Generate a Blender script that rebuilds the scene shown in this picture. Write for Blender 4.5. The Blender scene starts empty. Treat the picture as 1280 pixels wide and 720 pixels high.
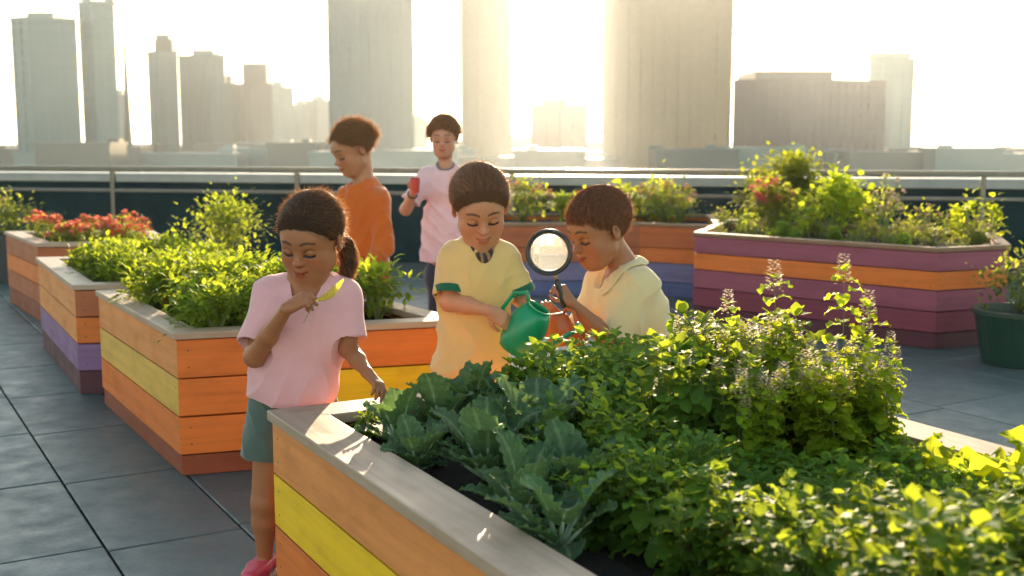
USE_HAZE = True
import bpy, bmesh, math, random
import numpy as np
from mathutils import Vector, Matrix, noise
random.seed(7); np.random.seed(7)
S = bpy.context.scene
COL = S.collection
PI = math.pi
# ------------------------------------------------------------------ camera
F = 1450.0; HORIZON = 170.0; CAMH = 1.39
PITCH = math.atan((360 - HORIZON) / F)
def ray(px, py):
    u = (px - 640) / F; v = (360 - py) / F
    return Vector((u, math.cos(PITCH) + v * math.sin(PITCH), -math.sin(PITCH) + v * math.cos(PITCH)))
def P(px, py, D):
    r = ray(px, py); return Vector((0, 0, CAMH)) + r * (D / r.y)
def at(px, py, z=0.0):
    r = ray(px, py); return Vector((0, 0, CAMH)) + r * ((z - CAMH) / r.z)
cam_d = bpy.data.cameras.new('camera'); cam = bpy.data.objects.new('camera', cam_d); COL.objects.link(cam)
cam.location = (0, 0, CAMH); cam.rotation_euler = (PI / 2 - PITCH, 0, 0)
cam_d.sensor_width = 36; cam_d.lens = F / 1280 * 36; cam_d.clip_end = 30000; cam_d.clip_start = 0.05
cam_d.dof.use_dof = True; cam_d.dof.focus_distance = 3.55; cam_d.dof.aperture_fstop = 3.6
S.camera = cam
# ------------------------------------------------------------------ object helpers
def link(o, parent=None):
    COL.objects.link(o)
    if parent is not None: o.parent = parent
    return o
def tag(o, label=None, cat=None, group=None, kind=None):
    if label: o['label'] = label
    if cat: o['category'] = cat
    if group: o['group'] = group
    if kind: o['kind'] = kind
    return o
def thing(name, label, cat, loc=(0, 0, 0), group=None):
    o = bpy.data.objects.new(name, None); o.empty_display_size = 0.1
    o.location = loc; link(o); return tag(o, label, cat, group)
def mesh_obj(name, verts, faces, mat, parent=None, smooth=False, cols=None, loc=None):
    me = bpy.data.meshes.new(name)
    if isinstance(verts, np.ndarray) and isinstance(faces, np.ndarray):
        n = faces.shape[1]
        me.vertices.add(len(verts)); me.vertices.foreach_set('co', verts.astype(np.float32).ravel())
        me.loops.add(faces.size); me.loops.foreach_set('vertex_index', faces.astype(np.int32).ravel())
        me.polygons.add(len(faces)); me.polygons.foreach_set('loop_start', np.arange(0, faces.size, n, dtype=np.int32))
        me.update(calc_edges=True)
    else:
        me.from_pydata([tuple(v) for v in verts], [], [tuple(f) for f in faces]); me.update()
    if smooth: me.polygons.foreach_set('use_smooth', np.ones(len(me.polygons), dtype=bool))
    if cols is not None:
        a = me.color_attributes.new('col', 'FLOAT_COLOR', 'POINT')
        c = np.ones((len(me.vertices), 4), np.float32); c[:, :3] = np.asarray(cols, np.float32)
        a.data.foreach_set('color', c.ravel())
    if mat is not None: me.materials.append(mat)
    o = bpy.data.objects.new(name, me); link(o, parent)
    if parent is not None and parent.type == 'EMPTY':
        o.location = -Vector(parent.location) if loc is None else loc
    elif loc is not None: o.location = loc
    return o
def bevel(o, w=0.004, seg=2):
    m = o.modifiers.new('b', 'BEVEL'); m.width = w; m.segments = seg; m.limit_method = 'ANGLE'; return o
class Geo:
    def __init__(s): s.v = []; s.f = []; s.c = []
    def add(s, vs, fs, col=None):
        b = len(s.v); s.v += [tuple(v) for v in vs]; s.f += [tuple(b + i for i in f) for f in fs]
        if col is not None:
            if isinstance(col, list): s.c += col
            else: s.c += [col] * len(vs)
    def box(s, c, d, R=None, col=None):
        hx, hy, hz = d[0] / 2, d[1] / 2, d[2] / 2
        vs = [Vector((x, y, z)) for z in (-hz, hz) for y in (-hy, hy) for x in (-hx, hx)]
        if R is not None: vs = [R @ v for v in vs]
        vs = [v + Vector(c) for v in vs]
        s.add(vs, [(0, 2, 3, 1), (4, 5, 7, 6), (0, 1, 5, 4), (2, 6, 7, 3), (1, 3, 7, 5), (0, 4, 6, 2)], col)
    def prism(s, poly, z0, z1, col=None):
        n = len(poly)
        vs = [Vector((p[0], p[1], z0)) for p in poly] + [Vector((p[0], p[1], z1)) for p in poly]
        area = sum(poly[i][0] * poly[(i + 1) % n][1] - poly[(i + 1) % n][0] * poly[i][1] for i in range(n))
        fs = [tuple(range(n))[::-1], tuple(range(n, 2 * n))] + [(i, (i + 1) % n, n + (i + 1) % n, n + i) for i in range(n)]
        if area < 0: fs = [tuple(reversed(f)) for f in fs]
        s.add(vs, fs, col)
    def tube(s, pts, r, n=8, col=None, cap=True):
        pts = [Vector(p) for p in pts]; m = len(pts)
        rs = r if isinstance(r, (list, tuple)) else [r] * m
        vs = []; ref = Vector((0, 0, 1))
        prev = None
        for i, p in enumerate(pts):
            t = (pts[min(i + 1, m - 1)] - pts[max(i - 1, 0)]).normalized()
            if prev is None:
                a = t.orthogonal().normalized()
            else:
                a = (prev - t * prev.dot(t))
                a = a.normalized() if a.length > 1e-6 else t.orthogonal().normalized()
            prev = a; b = t.cross(a)
            for k in range(n):
                q = 2 * PI * k / n
                vs.append(p + (a * math.cos(q) + b * math.sin(q)) * rs[i])
        fs = [(i * n + k, i * n + (k + 1) % n, (i + 1) * n + (k + 1) % n, (i + 1) * n + k) for i in range(m - 1) for k in range(n)]
        if cap: fs += [tuple(range(n))[::-1], tuple(range((m - 1) * n, m * n))]
        s.add(vs, fs, col)
    def lathe(s, c, prof, n=24, col=None, R=None, caps=True):
        m = len(prof); vs = []
        for r, z in prof:
            for k in range(n):
                q = 2 * PI * k / n; v = Vector((r * math.cos(q), r * math.sin(q), z))
                if R is not None: v = R @ v
                vs.append(v + Vector(c))
        fs = [(i * n + k, i * n + (k + 1) % n, (i + 1) * n + (k + 1) % n, (i + 1) * n + k) for i in range(m - 1) for k in range(n)]
        if caps: fs += [tuple(range(n))[::-1], tuple(range((m - 1) * n, m * n))]
        s.add(vs, fs, col)
    def obj(s, name, mat, parent=None, smooth=False, loc=None):
        return mesh_obj(name, s.v, s.f, mat, parent, smooth, s.c if s.c and len(s.c) == len(s.v) else None, loc)
# ------------------------------------------------------------------ materials
class NT:
    def __init__(s, name):
        s.m = bpy.data.materials.new(name); s.m.use_nodes = True; s.t = s.m.node_tree
        s.b = s.t.nodes['Principled BSDF']; s.out = s.t.nodes['Material Output']
    def n(s, typ, **kw):
        nd = s.t.nodes.new(typ)
        for k, v in kw.items():
            if k.startswith('i_'):
                key = k[2:]
                nd.inputs[int(key) if key.isdigit() else key.replace('_', ' ')].default_value = v
            else: setattr(nd, k, v)
        return nd
    def l(s, a, b): s.t.links.new(a, b)
    def coords(s, kind='Object', scale=(1, 1, 1)):
        tc = s.n('ShaderNodeTexCoord'); mp = s.n('ShaderNodeMapping'); mp.inputs['Scale'].default_value = scale
        s.l(tc.outputs[kind], mp.inputs['Vector']); return mp.outputs[0]
    def noise(s, vec, scale, detail=5, rough=0.55):
        nd = s.n('ShaderNodeTexNoise'); nd.inputs['Scale'].default_value = scale
        nd.inputs['Detail'].default_value = detail; nd.inputs['Roughness'].default_value = rough
        if vec is not None: s.l(vec, nd.inputs['Vector'])
        return nd.outputs['Fac']
    def ramp(s, fac, stops):
        r = s.n('ShaderNodeValToRGB'); e = r.color_ramp.elements
        while len(e) < len(stops): e.new(0.5)
        for el, (p, c) in zip(e, stops): el.position = p; el.color = tuple(c) + (1,)
        s.l(fac, r.inputs[0]); return r.outputs[0]
    def mix(s, fac, a, b, mode='MIX'):
        m = s.n('ShaderNodeMix', data_type='RGBA', blend_type=mode)
        for sock, v in ((m.inputs[0], fac), (m.inputs[6], a), (m.inputs[7], b)):
            if hasattr(v, 'is_linked'): s.l(v, sock)
            elif isinstance(v, (int, float)): sock.default_value = v
            else: sock.default_value = tuple(v) + (1,)
        return m.outputs[2]
    def bump(s, h, strength=0.3, dist=0.01):
        b = s.n('ShaderNodeBump'); b.inputs['Strength'].default_value = strength; b.inputs['Distance'].default_value = dist
        s.l(h, b.inputs['Height']); s.l(b.outputs[0], s.b.inputs['Normal'])
def plain(name, col, rough=0.6, metal=0.0, var=0.12, scale=30, bump=0.1, spec=0.5, bd=0.004):
    t = NT(name); v = t.coords()
    n = t.noise(v, scale)
    c = t.ramp(n, [(0.3, tuple(x * (1 - var) for x in col)), (0.7, tuple(min(1, x * (1 + var)) for x in col))])
    t.l(c, t.b.inputs['Base Color']); t.b.inputs['Roughness'].default_value = rough; t.b.inputs['Metallic'].default_value = metal
    t.b.inputs['Specular IOR Level'].default_value = spec
    if bump: t.bump(t.noise(v, scale * 3), bump, bd)
    return t.m
def lin(r, g, b):
    f = lambda x: ((x / 255 + 0.055) / 1.055) ** 2.4 if x / 255 > 0.04045 else x / 255 / 12.92
    return (f(r), f(g), f(b))
def painted_wood(name, col, rough=0.45):
    t = NT(name); tc = t.n('ShaderNodeTexCoord')
    at_ = t.n('ShaderNodeAttribute', attribute_name='grain')
    mp = t.n('ShaderNodeMapping'); mp.inputs['Scale'].default_value = (1.4, 34, 34); t.l(at_.outputs['Vector'], mp.inputs['Vector'])
    g = t.noise(mp.outputs[0], 1.0, 8, 0.65)
    mp2 = t.n('ShaderNodeMapping'); mp2.inputs['Scale'].default_value = (3, 5, 5); t.l(at_.outputs['Vector'], mp2.inputs['Vector'])
    n2 = t.noise(mp2.outputs[0], 1.6, 6, 0.6)
    c1 = t.ramp(g, [(0.25, tuple(x * 0.74 for x in col)), (0.55, col), (0.85, tuple(min(1, x * 1.12) for x in col))])
    c2 = t.ramp(n2, [(0.28, (0.80, 0.76, 0.72)), (0.5, (1, 1, 1)), (0.8, (1.0, 0.98, 0.94))])
    c = t.mix(0.8, c1, c2, 'MULTIPLY')
    t.l(c, t.b.inputs['Base Color']); t.b.inputs['Specular IOR Level'].default_value = 0.35
    r = t.ramp(n2, [(0.3, (rough + .2,) * 3), (0.7, (rough,) * 3)]); t.l(r, t.b.inputs['Roughness'])
    t.bump(g, 0.35, 0.003)
    return t.m
M = {}
M['orange'] = painted_wood('orange_paint', (0.72, 0.18, 0.03))
M['peach'] = painted_wood('peach_paint', (0.74, 0.27, 0.075))
M['deep_orange'] = painted_wood('deep_orange_paint', (0.50, 0.125, 0.03))
M['yellow'] = painted_wood('yellow_paint', (0.86, 0.52, 0.012))
M['pale_yellow'] = painted_wood('pale_yellow_paint', (0.72, 0.42, 0.08))
M['purple'] = painted_wood('purple_paint', (0.30, 0.08, 0.125))
M['plum'] = painted_wood('plum_paint', (0.22, 0.045, 0.075))
M['violet'] = painted_wood('violet_paint', (0.25, 0.13, 0.28))
M['blue'] = painted_wood('blue_paint', (0.10, 0.14, 0.30))
M['slateblue'] = painted_wood('slate_blue_paint', (0.19, 0.18, 0.33))
M['brick'] = painted_wood('brick_paint', (0.42, 0.12, 0.045))
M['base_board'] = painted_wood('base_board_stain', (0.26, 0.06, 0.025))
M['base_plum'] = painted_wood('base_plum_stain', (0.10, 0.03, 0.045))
M['cap'] = painted_wood('weathered_cap_wood', (0.44, 0.31, 0.22), 0.38)
M['cap_tan'] = painted_wood('tan_cap_wood', (0.26, 0.15, 0.085), 0.5)
def soil_mat():
    t = NT('soil'); v = t.coords()
    n = t.noise(v, 40, 8, 0.7)
    t.l(t.ramp(n, [(0.3, (0.008, 0.006, 0.004)), (0.6, (0.03, 0.02, 0.014)), (0.8, (0.07, 0.05, 0.035))]), t.b.inputs['Base Color'])
    t.b.inputs['Roughness'].default_value = 0.95; t.bump(n, 1.0, 0.02); return t.m
M['soil'] = soil_mat()
def leaf_mat(name, trans=(0.30, 0.42, 0.03), tf=0.45, rough=0.5):
    t = NT(name)
    a = t.n('ShaderNodeAttribute', attribute_name='col')
    oi = t.n('ShaderNodeObjectInfo')
    v = t.coords(); n = t.noise(v, 55, 4)
    rr = t.ramp(oi.outputs['Random'], [(0.0, (0.78, 0.86, 0.8)), (1.0, (1.18, 1.1, 1.0))])
    nn = t.ramp(n, [(0.3, (0.8, 0.82, 0.8)), (0.7, (1.12, 1.12, 1.05))])
    c = t.mix(1.0, t.mix(1.0, a.outputs['Color'], rr, 'MULTIPLY'), nn, 'MULTIPLY')
    t.l(c, t.b.inputs['Base Color']); t.b.inputs['Roughness'].default_value = rough; t.b.inputs['Specular IOR Level'].default_value = 0.22
    t.bump(n, 0.3, 0.004)
    tr = t.n('ShaderNodeBsdfTranslucent')
    tcol = t.mix(1.0, t.mix(0.5, c, trans), (1.0, 1.0, 1.0), 'MULTIPLY')
    t.l(tcol, tr.inputs[0])
    mx = t.n('ShaderNodeMixShader'); mx.inputs[0].default_value = tf
    t.l(t.b.outputs[0], mx.inputs[1]); t.l(tr.outputs[0], mx.inputs[2]); t.l(mx.outputs[0], t.out.inputs[0])
    return t.m
M['leaf'] = leaf_mat('leaf_green', (0.72, 0.75, 0.03), 0.6, .6)
M['sunleaf'] = leaf_mat('sunlit_leaf', (0.85, 0.85, 0.04), 0.62, .6)
M['kale'] = leaf_mat('kale_leaf', (0.24, 0.36, 0.05), 0.38, 0.62)
M['petal'] = leaf_mat('petal', (0.7, 0.5, 0.35), 0.45, 0.6)
M['stem'] = plain('plant_stem', (0.16, 0.22, 0.06), 0.6, scale=60)
def skin_mat():
    t = NT('skin'); a = t.n('ShaderNodeAttribute', attribute_name='col')
    v = t.coords(); n = t.noise(v, 120, 4)
    nn = t.ramp(n, [(0.3, (0.93, 0.91, 0.9)), (0.7, (1.04, 1.03, 1.02))])
    t.l(t.mix(1.0, a.outputs['Color'], nn, 'MULTIPLY'), t.b.inputs['Base Color'])
    t.b.inputs['Roughness'].default_value = 0.48; t.b.inputs['Specular IOR Level'].default_value = 0.4
    t.b.inputs['Subsurface Weight'].default_value = 0.25; t.b.inputs['Subsurface Radius'].default_value = (0.9, 0.35, 0.18)
    t.b.inputs['Subsurface Scale'].default_value = 0.012
    t.bump(n, 0.06, 0.002); return t.m
M['skin'] = skin_mat()
def cloth_mat(name, col, tf=0.18, weave=420, rough=0.85):
    t = NT(name); v = t.coords()
    a = t.n('ShaderNodeAttribute', attribute_name='col')
    n = t.noise(v, weave, 2); n2 = t.noise(v, 9, 5)
    c1 = t.ramp(n2, [(0.3, tuple(x * 0.92 for x in col)), (0.7, tuple(min(1, x * 1.04) for x in col))])
    c = t.mix(1.0, c1, a.outputs['Color'], 'MULTIPLY')
    t.l(c, t.b.inputs['Base Color']); t.b.inputs['Roughness'].default_value = rough
    t.b.inputs['Specular IOR Level'].default_value = 0.2; t.b.inputs['Sheen Weight'].default_value = 0.4; t.b.inputs['Sheen Roughness'].default_value = 0.5
    hm = t.n('ShaderNodeMath', operation='ADD'); t.l(n, hm.inputs[0]); m2 = t.n('ShaderNodeMath', operation='MULTIPLY'); m2.inputs[1].default_value = 3.0
    t.l(t.noise(v, 26, 4), m2.inputs[0]); t.l(m2.outputs[0], hm.inputs[1]); t.bump(hm.outputs[0], 0.25, 0.003)
    return t.m
def hair_mat(name, col):
    t = NT(name); a = t.n('ShaderNodeAttribute', attribute_name='col'); v = t.coords(); n = t.noise(v, 90, 4)
    c = t.mix(1.0, t.ramp(n, [(0.3, tuple(x * 0.75 for x in col)), (0.7, tuple(x * 1.3 for x in col))]), a.outputs['Color'], 'MULTIPLY')
    t.l(c, t.b.inputs['Base Color'])
    t.b.inputs['Roughness'].default_value = 0.5; t.b.inputs['Specular IOR Level'].default_value = 0.35
    tr = t.n('ShaderNodeBsdfTranslucent'); tr.inputs[0].default_value = (min(1, col[0] * 6 + .25), col[1] * 5 + .11, col[2] * 4 + .03, 1)
    mx = t.n('ShaderNodeMixShader'); mx.inputs[0].default_value = 0.3
    t.l(t.b.outputs[0], mx.inputs[1]); t.l(tr.outputs[0], mx.inputs[2]); t.l(mx.outputs[0], t.out.inputs[0])
    return t.m
# ------------------------------------------------------------------ world, sun, render settings
SUN_EL = math.radians(11.0); SUN_AZ = math.radians(3.4)
W = bpy.data.worlds.new('World'); S.world = W; W.use_nodes = True
wn = W.node_tree; bg = wn.nodes['Background']
sky = wn.nodes.new('ShaderNodeTexSky'); sky.sky_type = 'NISHITA'; sky.sun_disc = False
sky.sun_elevation = SUN_EL; sky.sun_rotation = SUN_AZ; sky.air_density = 1.0; sky.dust_density = 0.35; sky.ozone_density = 1.0; sky.altitude = 60
wt = wn.nodes.new('ShaderNodeMix'); wt.data_type = 'RGBA'; wt.blend_type = 'MULTIPLY'; wt.inputs[0].default_value = 1; wt.inputs[7].default_value = (1.12, 0.965, 0.78, 1)
wn.links.new(sky.outputs[0], wt.inputs[6]); wn.links.new(wt.outputs[2], bg.inputs[0]); bg.inputs[1].default_value = 0.14
sd = bpy.data.lights.new('sun', 'SUN'); sd.energy = 5.0; sd.angle = math.radians(0.55); sd.color = (1.0, 0.78, 0.52)
so = bpy.data.objects.new('sun', sd); link(so)
sdir = Vector((math.sin(SUN_AZ) * math.cos(SUN_EL), math.cos(SUN_AZ) * math.cos(SUN_EL), math.sin(SUN_EL)))
so.rotation_euler = sdir.to_track_quat('Z', 'Y').to_euler(); so.location = (0, 0, 30)
vs_ = S.view_settings; vs_.view_transform = 'Standard'; vs_.look = 'None'; vs_.gamma = 1.0; vs_.exposure = 1.8; vs_.use_curve_mapping = False
S.cycles.max_bounces = 8; S.cycles.diffuse_bounces = 4; S.cycles.glossy_bounces = 3; S.cycles.transmission_bounces = 6
S.cycles.volume_bounces = 1; S.cycles.transparent_max_bounces = 8
S.cycles.use_denoising = True; S.cycles.caustics_reflective = False; S.cycles.caustics_refractive = False
S.cycles.sample_clamp_indirect = 6.0
# ------------------------------------------------------------------ haze
def haze():
    g = Geo(); x = 9000; z0 = -51; z1 = 96
    g.box((0, 4000, (z0 + z1) / 2), (2 * x, 2 * x, z1 - z0))
    m = bpy.data.materials.new('haze_air'); m.use_nodes = True; t = m.node_tree
    t.nodes.remove(t.nodes['Principled BSDF'])
    v = t.nodes.new('ShaderNodeVolumePrincipled'); v.inputs['Color'].default_value = (0.86, 0.94, 1.0, 1)
    v.inputs['Density'].default_value = HAZE_D; v.inputs['Anisotropy'].default_value = 0.70
    t.links.new(v.outputs[0], t.nodes['Material Output'].inputs['Volume'])
    tag(g.obj('haze', m), kind='stuff')
HAZE_D = 0.00016
if USE_HAZE: haze()
# ------------------------------------------------------------------ city
GZ = -50.0
g = Geo(); g.prism([(-8900, -4900), (8900, -4900), (8900, 12900), (-8900, 12900)], GZ - 0.5, GZ)
def ground_mat():
    t = NT('city_ground'); v = t.coords(); n = t.noise(v, 0.012, 8, 0.7)
    t.l(t.ramp(n, [(0.35, (0.05, 0.06, 0.055)), (0.55, (0.14, 0.14, 0.12)), (0.7, (0.30, 0.28, 0.24))]), t.b.inputs['Base Color'])
    t.b.inputs['Roughness'].default_value = 0.8; return t.m
tag(g.obj('city_ground', ground_mat()), kind='structure')
def facade_mat(name, glass, rough=0.3, scale=(0.31, 0.31, 0.27), frame=None):
    t = NT(name); v = t.coords('Object', (1, 1, 1)); n = t.noise(v, 0.09, 5)
    n2 = t.noise(v, 0.9, 2)
    c = t.ramp(n, [(0.3, tuple(x * 0.96 for x in glass)), (0.7, tuple(x * 1.04 for x in glass))])
    c = t.mix(0.5, c, t.ramp(n2, [(0.4, (0.92, 0.92, 0.92)), (0.6, (1.05, 1.05, 1.05))]), 'MULTIPLY')
    t.l(c, t.b.inputs['Base Color']); t.b.inputs['Roughness'].default_value = rough; return t.m
FAC = {'teal': facade_mat('teal_glass_facade', (0.03, 0.12, 0.14)), 'dark': facade_mat('dark_glass_facade', (0.012, 0.045, 0.055)),
       'tan': facade_mat('tan_stone_facade', (0.34, 0.22, 0.12), 0.7), 'grey': facade_mat('grey_stone_facade', (0.06, 0.11, 0.12), 0.6),
       'brown': facade_mat('brown_stone_facade', (0.115, 0.075, 0.07), 0.6), 'pale': facade_mat('pale_facade', (0.18, 0.20, 0.19), 0.6)}
TRIM = plain('facade_trim', (0.085, 0.095, 0.09), 0.6, scale=0.4, bump=0)
WIN = plain('window_glass_band', (0.035, 0.045, 0.05), 0.18, scale=0.5, bump=0)
def rot_poly(pts): return [(p.x, p.y) for p in pts]
def building(name, label, px0, pxc, px1, top, D, mat, rise=3.7, depth=30, group=None, crown=None, grid=5.0, cat='skyscraper', base=None, bandmat=None):
    """a block whose near corner is at pxc (two faces seen) and whose roof stands at pixel height top"""
    zt = P(pxc, top, D).z
    xs = [(px - 640) / F * D for px in (px0, pxc, px1)]
    a = Vector((xs[0], D + (abs(xs[1] - xs[0]) * .45 if pxc != px0 else 0))); b = Vector((xs[1], D)); c = Vector((xs[2], D + (abs(xs[2] - xs[1]) * .45 if pxc != px1 else 0)))
    pts = [a] + ([b] if pxc not in (px0, px1) else []) + [c]
    sh = lambda p: p.x * (p.y + depth) / p.y
    bx0, bx1 = sh(a) , sh(c)
    if a.x > 0: bx0 = a.x
    if c.x < 0: bx1 = c.x
    if c.x < 0: bx1 = sh(c) - 1.5
    if a.x > 0: bx0 = sh(a) + 1.5
    back = [Vector((bx1, c.y + depth)), Vector((bx0 if a.x > 0 else a.x, a.y + depth))]
    if c.x >= 0: back[0].x = c.x
    poly = pts + back
    cx = sum(p.x for p in poly) / len(poly); cy = sum(p.y for p in poly) / len(poly)
    t = thing(name, label, cat, (cx, cy, GZ), group)
    z0 = GZ
    g = Geo(); g.prism(rot_poly(poly), z0, zt); w = g.obj('facade', mat, t)
    # window bands: recessed look given by proud spandrels and piers
    g = Geo(); cen = Vector((cx, cy))
    def grow(k): return [(p.x + (1 if p.x > cx else -1) * k, p.y + (1 if p.y > cy else -1) * k) for p in poly]
    z = max(z0, -42)
    while z < zt - 1:
        g.prism(grow(0.35), z, z + rise * 0.38); z += rise
    g.obj('floor_band', bandmat or mat, t)
    g = Geo(); n = len(poly)
    for i in range(len(pts) - 1):
        p, q = pts[i], pts[i + 1]; L = (q - p).length; k = max(2, int(L / grid))
        for j in range(k + 1):
            c_ = p.lerp(q, j / k); u = (q - p).normalized(); ang = math.atan2(u.y, u.x)
            g.box((c_.x, c_.y, (max(z0, -42) + zt) / 2), (0.7, 1.2, zt - max(z0, -42) + 0.3), Matrix.Rotation(ang, 3, 'Z'))
    g.obj('pier', bandmat or mat, t)
    g = Geo(); g.prism(grow(0.6), zt, zt + 1.4)
    if crown:
        for (f0, f1, h) in crown:
            x0 = a.x + (c.x - a.x) * f0; x1 = a.x + (c.x - a.x) * f1
            g.prism([(x0, cy - depth * .3), (x1, cy - depth * .3), (x1, cy + depth * .3), (x0, cy + depth * .3)], zt + 1.4, zt + 1.4 + h)
    else:
        g.box((cx, cy, zt + 2.6), ((c.x - a.x) * .45, depth * .4, 2.6))
    g.obj('roof', mat, t)
    return t
m_ = lambda px, D: px / F * D
building('office_tower', 'dark glass slab tower with two faces, leftmost of the skyline', 24, 48, 97, 26, 420, FAC['teal'], depth=26)
building('office_tower', 'tall slim teal tower with notched crown beside the thin spire', 109, 128, 149, 6, 430, FAC['teal'], depth=20, crown=[(0, .3, 4), (.7, 1, 4)])
building('apartment_tower', 'narrow pale building low behind the thin spire', 148, 148, 162, 122, 560, FAC['pale'], depth=14)
def spire():
    D = 450; x = (164.5 - 640) / F * D; t = thing('broadcast_spire', 'thin pointed spire rising alone on the left skyline', 'spire', (x, D, GZ))
    zt = P(164, 36, D).z; g = Geo(); g.lathe((x, D, 0), [(2.6, GZ), (1.9, -10), (1.1, 12), (0.6, zt - 8), (0.1, zt)], 10); g.obj('mast', FAC['dark'], t)
    g = Geo(); g.lathe((x, D, 0), [(3.4, GZ), (3.2, -8), (2.4, -7.5)], 12); g.obj('base', FAC['dark'], t)
spire()
building('office_tower', 'grey tower with a stepped narrow crown right of the spire', 192, 205, 225, 68, 480, FAC['grey'], depth=22, crown=[(.16, .84, 5), (.22, .72, 7)])
building('office_tower', 'broad grey tower with vertical ribs and a flat roof', 226, 270, 284, 72, 500, FAC['grey'], depth=26, grid=3.5)
building('apartment_tower', 'low slim block squeezed beside the tower with stepped cap', 284, 284, 301, 108, 540, FAC['grey'], depth=16, crown=[(0, .4, 4)])
building('office_tower', 'stout tower with a raised square cap mid left of skyline', 301, 320, 341, 108, 520, FAC['brown'], depth=24, crown=[(.1, .85, 9), (.2, .75, 2)])
building('apartment_tower', 'pale stepped block right of the square capped tower', 341, 352, 368, 112, 600, FAC['pale'], depth=20, crown=[(0, .5, 3)])
building('apartment_tower', 'low pale block with higher left half, in front of haze', 366, 366, 388, 134, 620, FAC['pale'], depth=20)
building('apartment_tower', 'low hazy block touching the left side of the big grey tower', 385, 400, 414, 128, 640, FAC['pale'], depth=20)
building('skyscraper', 'huge pale grey tower left of centre running out of view', 413, 452, 515, -70, 400, FAC['grey'], depth=34, grid=3.2)
building('apartment_tower', 'small hazy block between the two biggest central towers', 514, 514, 534, 152, 620, FAC['pale'], depth=20)
building('skyscraper', 'slim golden lit tower in the centre running out of view', 578, 622, 638, -70, 430, FAC['tan'], depth=30)
building('apartment_tower', 'long low block at the foot of the central towers', 540, 640, 770, 180, 560, FAC['pale'], depth=20)
building('office_block', 'square squat block standing in the bright gap below the sun', 665, 668, 733, 135, 470, FAC['brown'], depth=26, cat='office block')
building('skyscraper', 'widest tan tower with fine window grid, right of the sun', 757, 875, 912, -70, 400, FAC['tan'], depth=36, grid=4)
building('office_block', 'broad dark brown block with curved front and stepped roof', 920, 985, 1118, 103, 420, FAC['brown'], depth=60, crown=[(.16, .66, 3.6)], cat='office block', grid=3.5)
building('office_tower', 'pale teal tower behind the broad dark block', 1084, 1110, 1138, 76, 560, FAC['teal'], depth=24, crown=[(.0, .95, 3)])
rng = random.Random(5)
lowm = [FAC['dark'], FAC['teal'], FAC['dark']]
for i in range(56):
    px = -60 + i * 25 + rng.uniform(-12, 12); D = rng.uniform(320, 560); w = rng.uniform(50, 120)
    top = rng.uniform(180, 196) if px < 430 else rng.uniform(188, 202)
    mt = rng.choice(lowm)
    x0 = (px - 640) / F * D; x1 = x0 + w / F * D; zt = P(px, top, D).z
    t = thing('low_rise_block', 'low dark roof in the hazy band under the skyline', 'building', ((x0 + x1) / 2, D + 8, GZ), 'low roofs under the skyline')
    g = Geo(); g.prism([(x0, D), (x1, D), (x1, D + 16), (x0, D + 16)], GZ, zt); g.obj('wall', mt, t)
    g = Geo(); g.prism([(x0 - .4, D - .4), (x1 + .4, D - .4), (x1 + .4, D + 16.4), (x0 - .4, D + 16.4)], zt, zt + 1.0)
    k = rng.random(); g.box((x0 + (x1 - x0) * k, D + 8, zt + 1.5), ((x1 - x0) * .15, 5, 1.0)); g.obj('roof', mt, t)
# hills and trees on the right
def hills():
    vs = []; fs = []; nx = 60; ny = 8
    for j in range(ny):
        for i in range(nx):
            x = -250 + i * 22; y = 900 + j * 60
            e = math.exp(-((x - 560) / 260) ** 2) * 1.0 + math.exp(-((x + 600) / 200) ** 2) * .6
            z = GZ + (46 + 9 * noise.noise(Vector((x * .012, y * .01, 0)))) * e * math.sin(PI * (j + .01) / (ny - 1))
            vs.append((x, y, max(z, GZ - .2)))
    for j in range(ny - 1):
        for i in range(nx - 1): a = j * nx + i; fs.append((a, a + 1, a + nx + 1, a + nx))
    tag(mesh_obj('hills', vs, fs, plain('wooded_hill', (0.05, 0.075, 0.045), 0.9, scale=0.05, bump=0), smooth=True), kind='structure')
hills()
def far_tree(x, y, z0, h, r, lab, rg):
    t = thing('distant_tree', lab, 'tree', (x, y, z0), 'trees beyond the roof on the right')
    g = Geo(); g.tube([(x, y, z0), (x + .3, y, z0 + h * .4), (x, y, z0 + h * .7)], [r * .12, r * .09, r * .03], 6); g.obj('trunk', M['bark'], t)
    v = []; f = []; c = []
    for _ in range(700):
        q = Vector((rg.gauss(0, 1), rg.gauss(0, 1), rg.gauss(0, 1))).normalized() * r * rg.random() ** .4
        p = Vector((x, y, z0 + h * .68)) + Vector((q.x, q.y, q.z * .75)) * (1 + .35 * noise.noise(q * .35))
        s = r * .11; a = Vector((rg.gauss(0, 1), rg.gauss(0, 1), rg.gauss(0, 1))).normalized() * s; b = a.orthogonal().normalized() * s
        k = len(v); v += [p - a, p + b, p + a, p - b]; f.append((k, k + 1, k + 2, k + 3)); c += [(0.05, 0.085, 0.03)] * 4
    mesh_obj('crown', v, f, M['leaf'], t, cols=c)
M['bark'] = plain('bark', (0.12, 0.08, 0.05), 0.9, scale=20, bump=0.5)
rg = random.Random(3)
for i, (px, D, top, r) in enumerate([(1150, 430, 196, 6), (1182, 400, 193, 7), (1203, 520, 170, 9), (1232, 480, 182, 8), (1262, 500, 176, 9), (1290, 450, 184, 8), (1120, 470, 190, 6), (1216, 380, 196, 6), (1248, 400, 194, 7)]):
    zt = P(px, top, D).z; far_tree((px - 640) / F * D, D, GZ, zt - GZ, r, 'hazy broad tree low at the right end of the skyline', rg)
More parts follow.
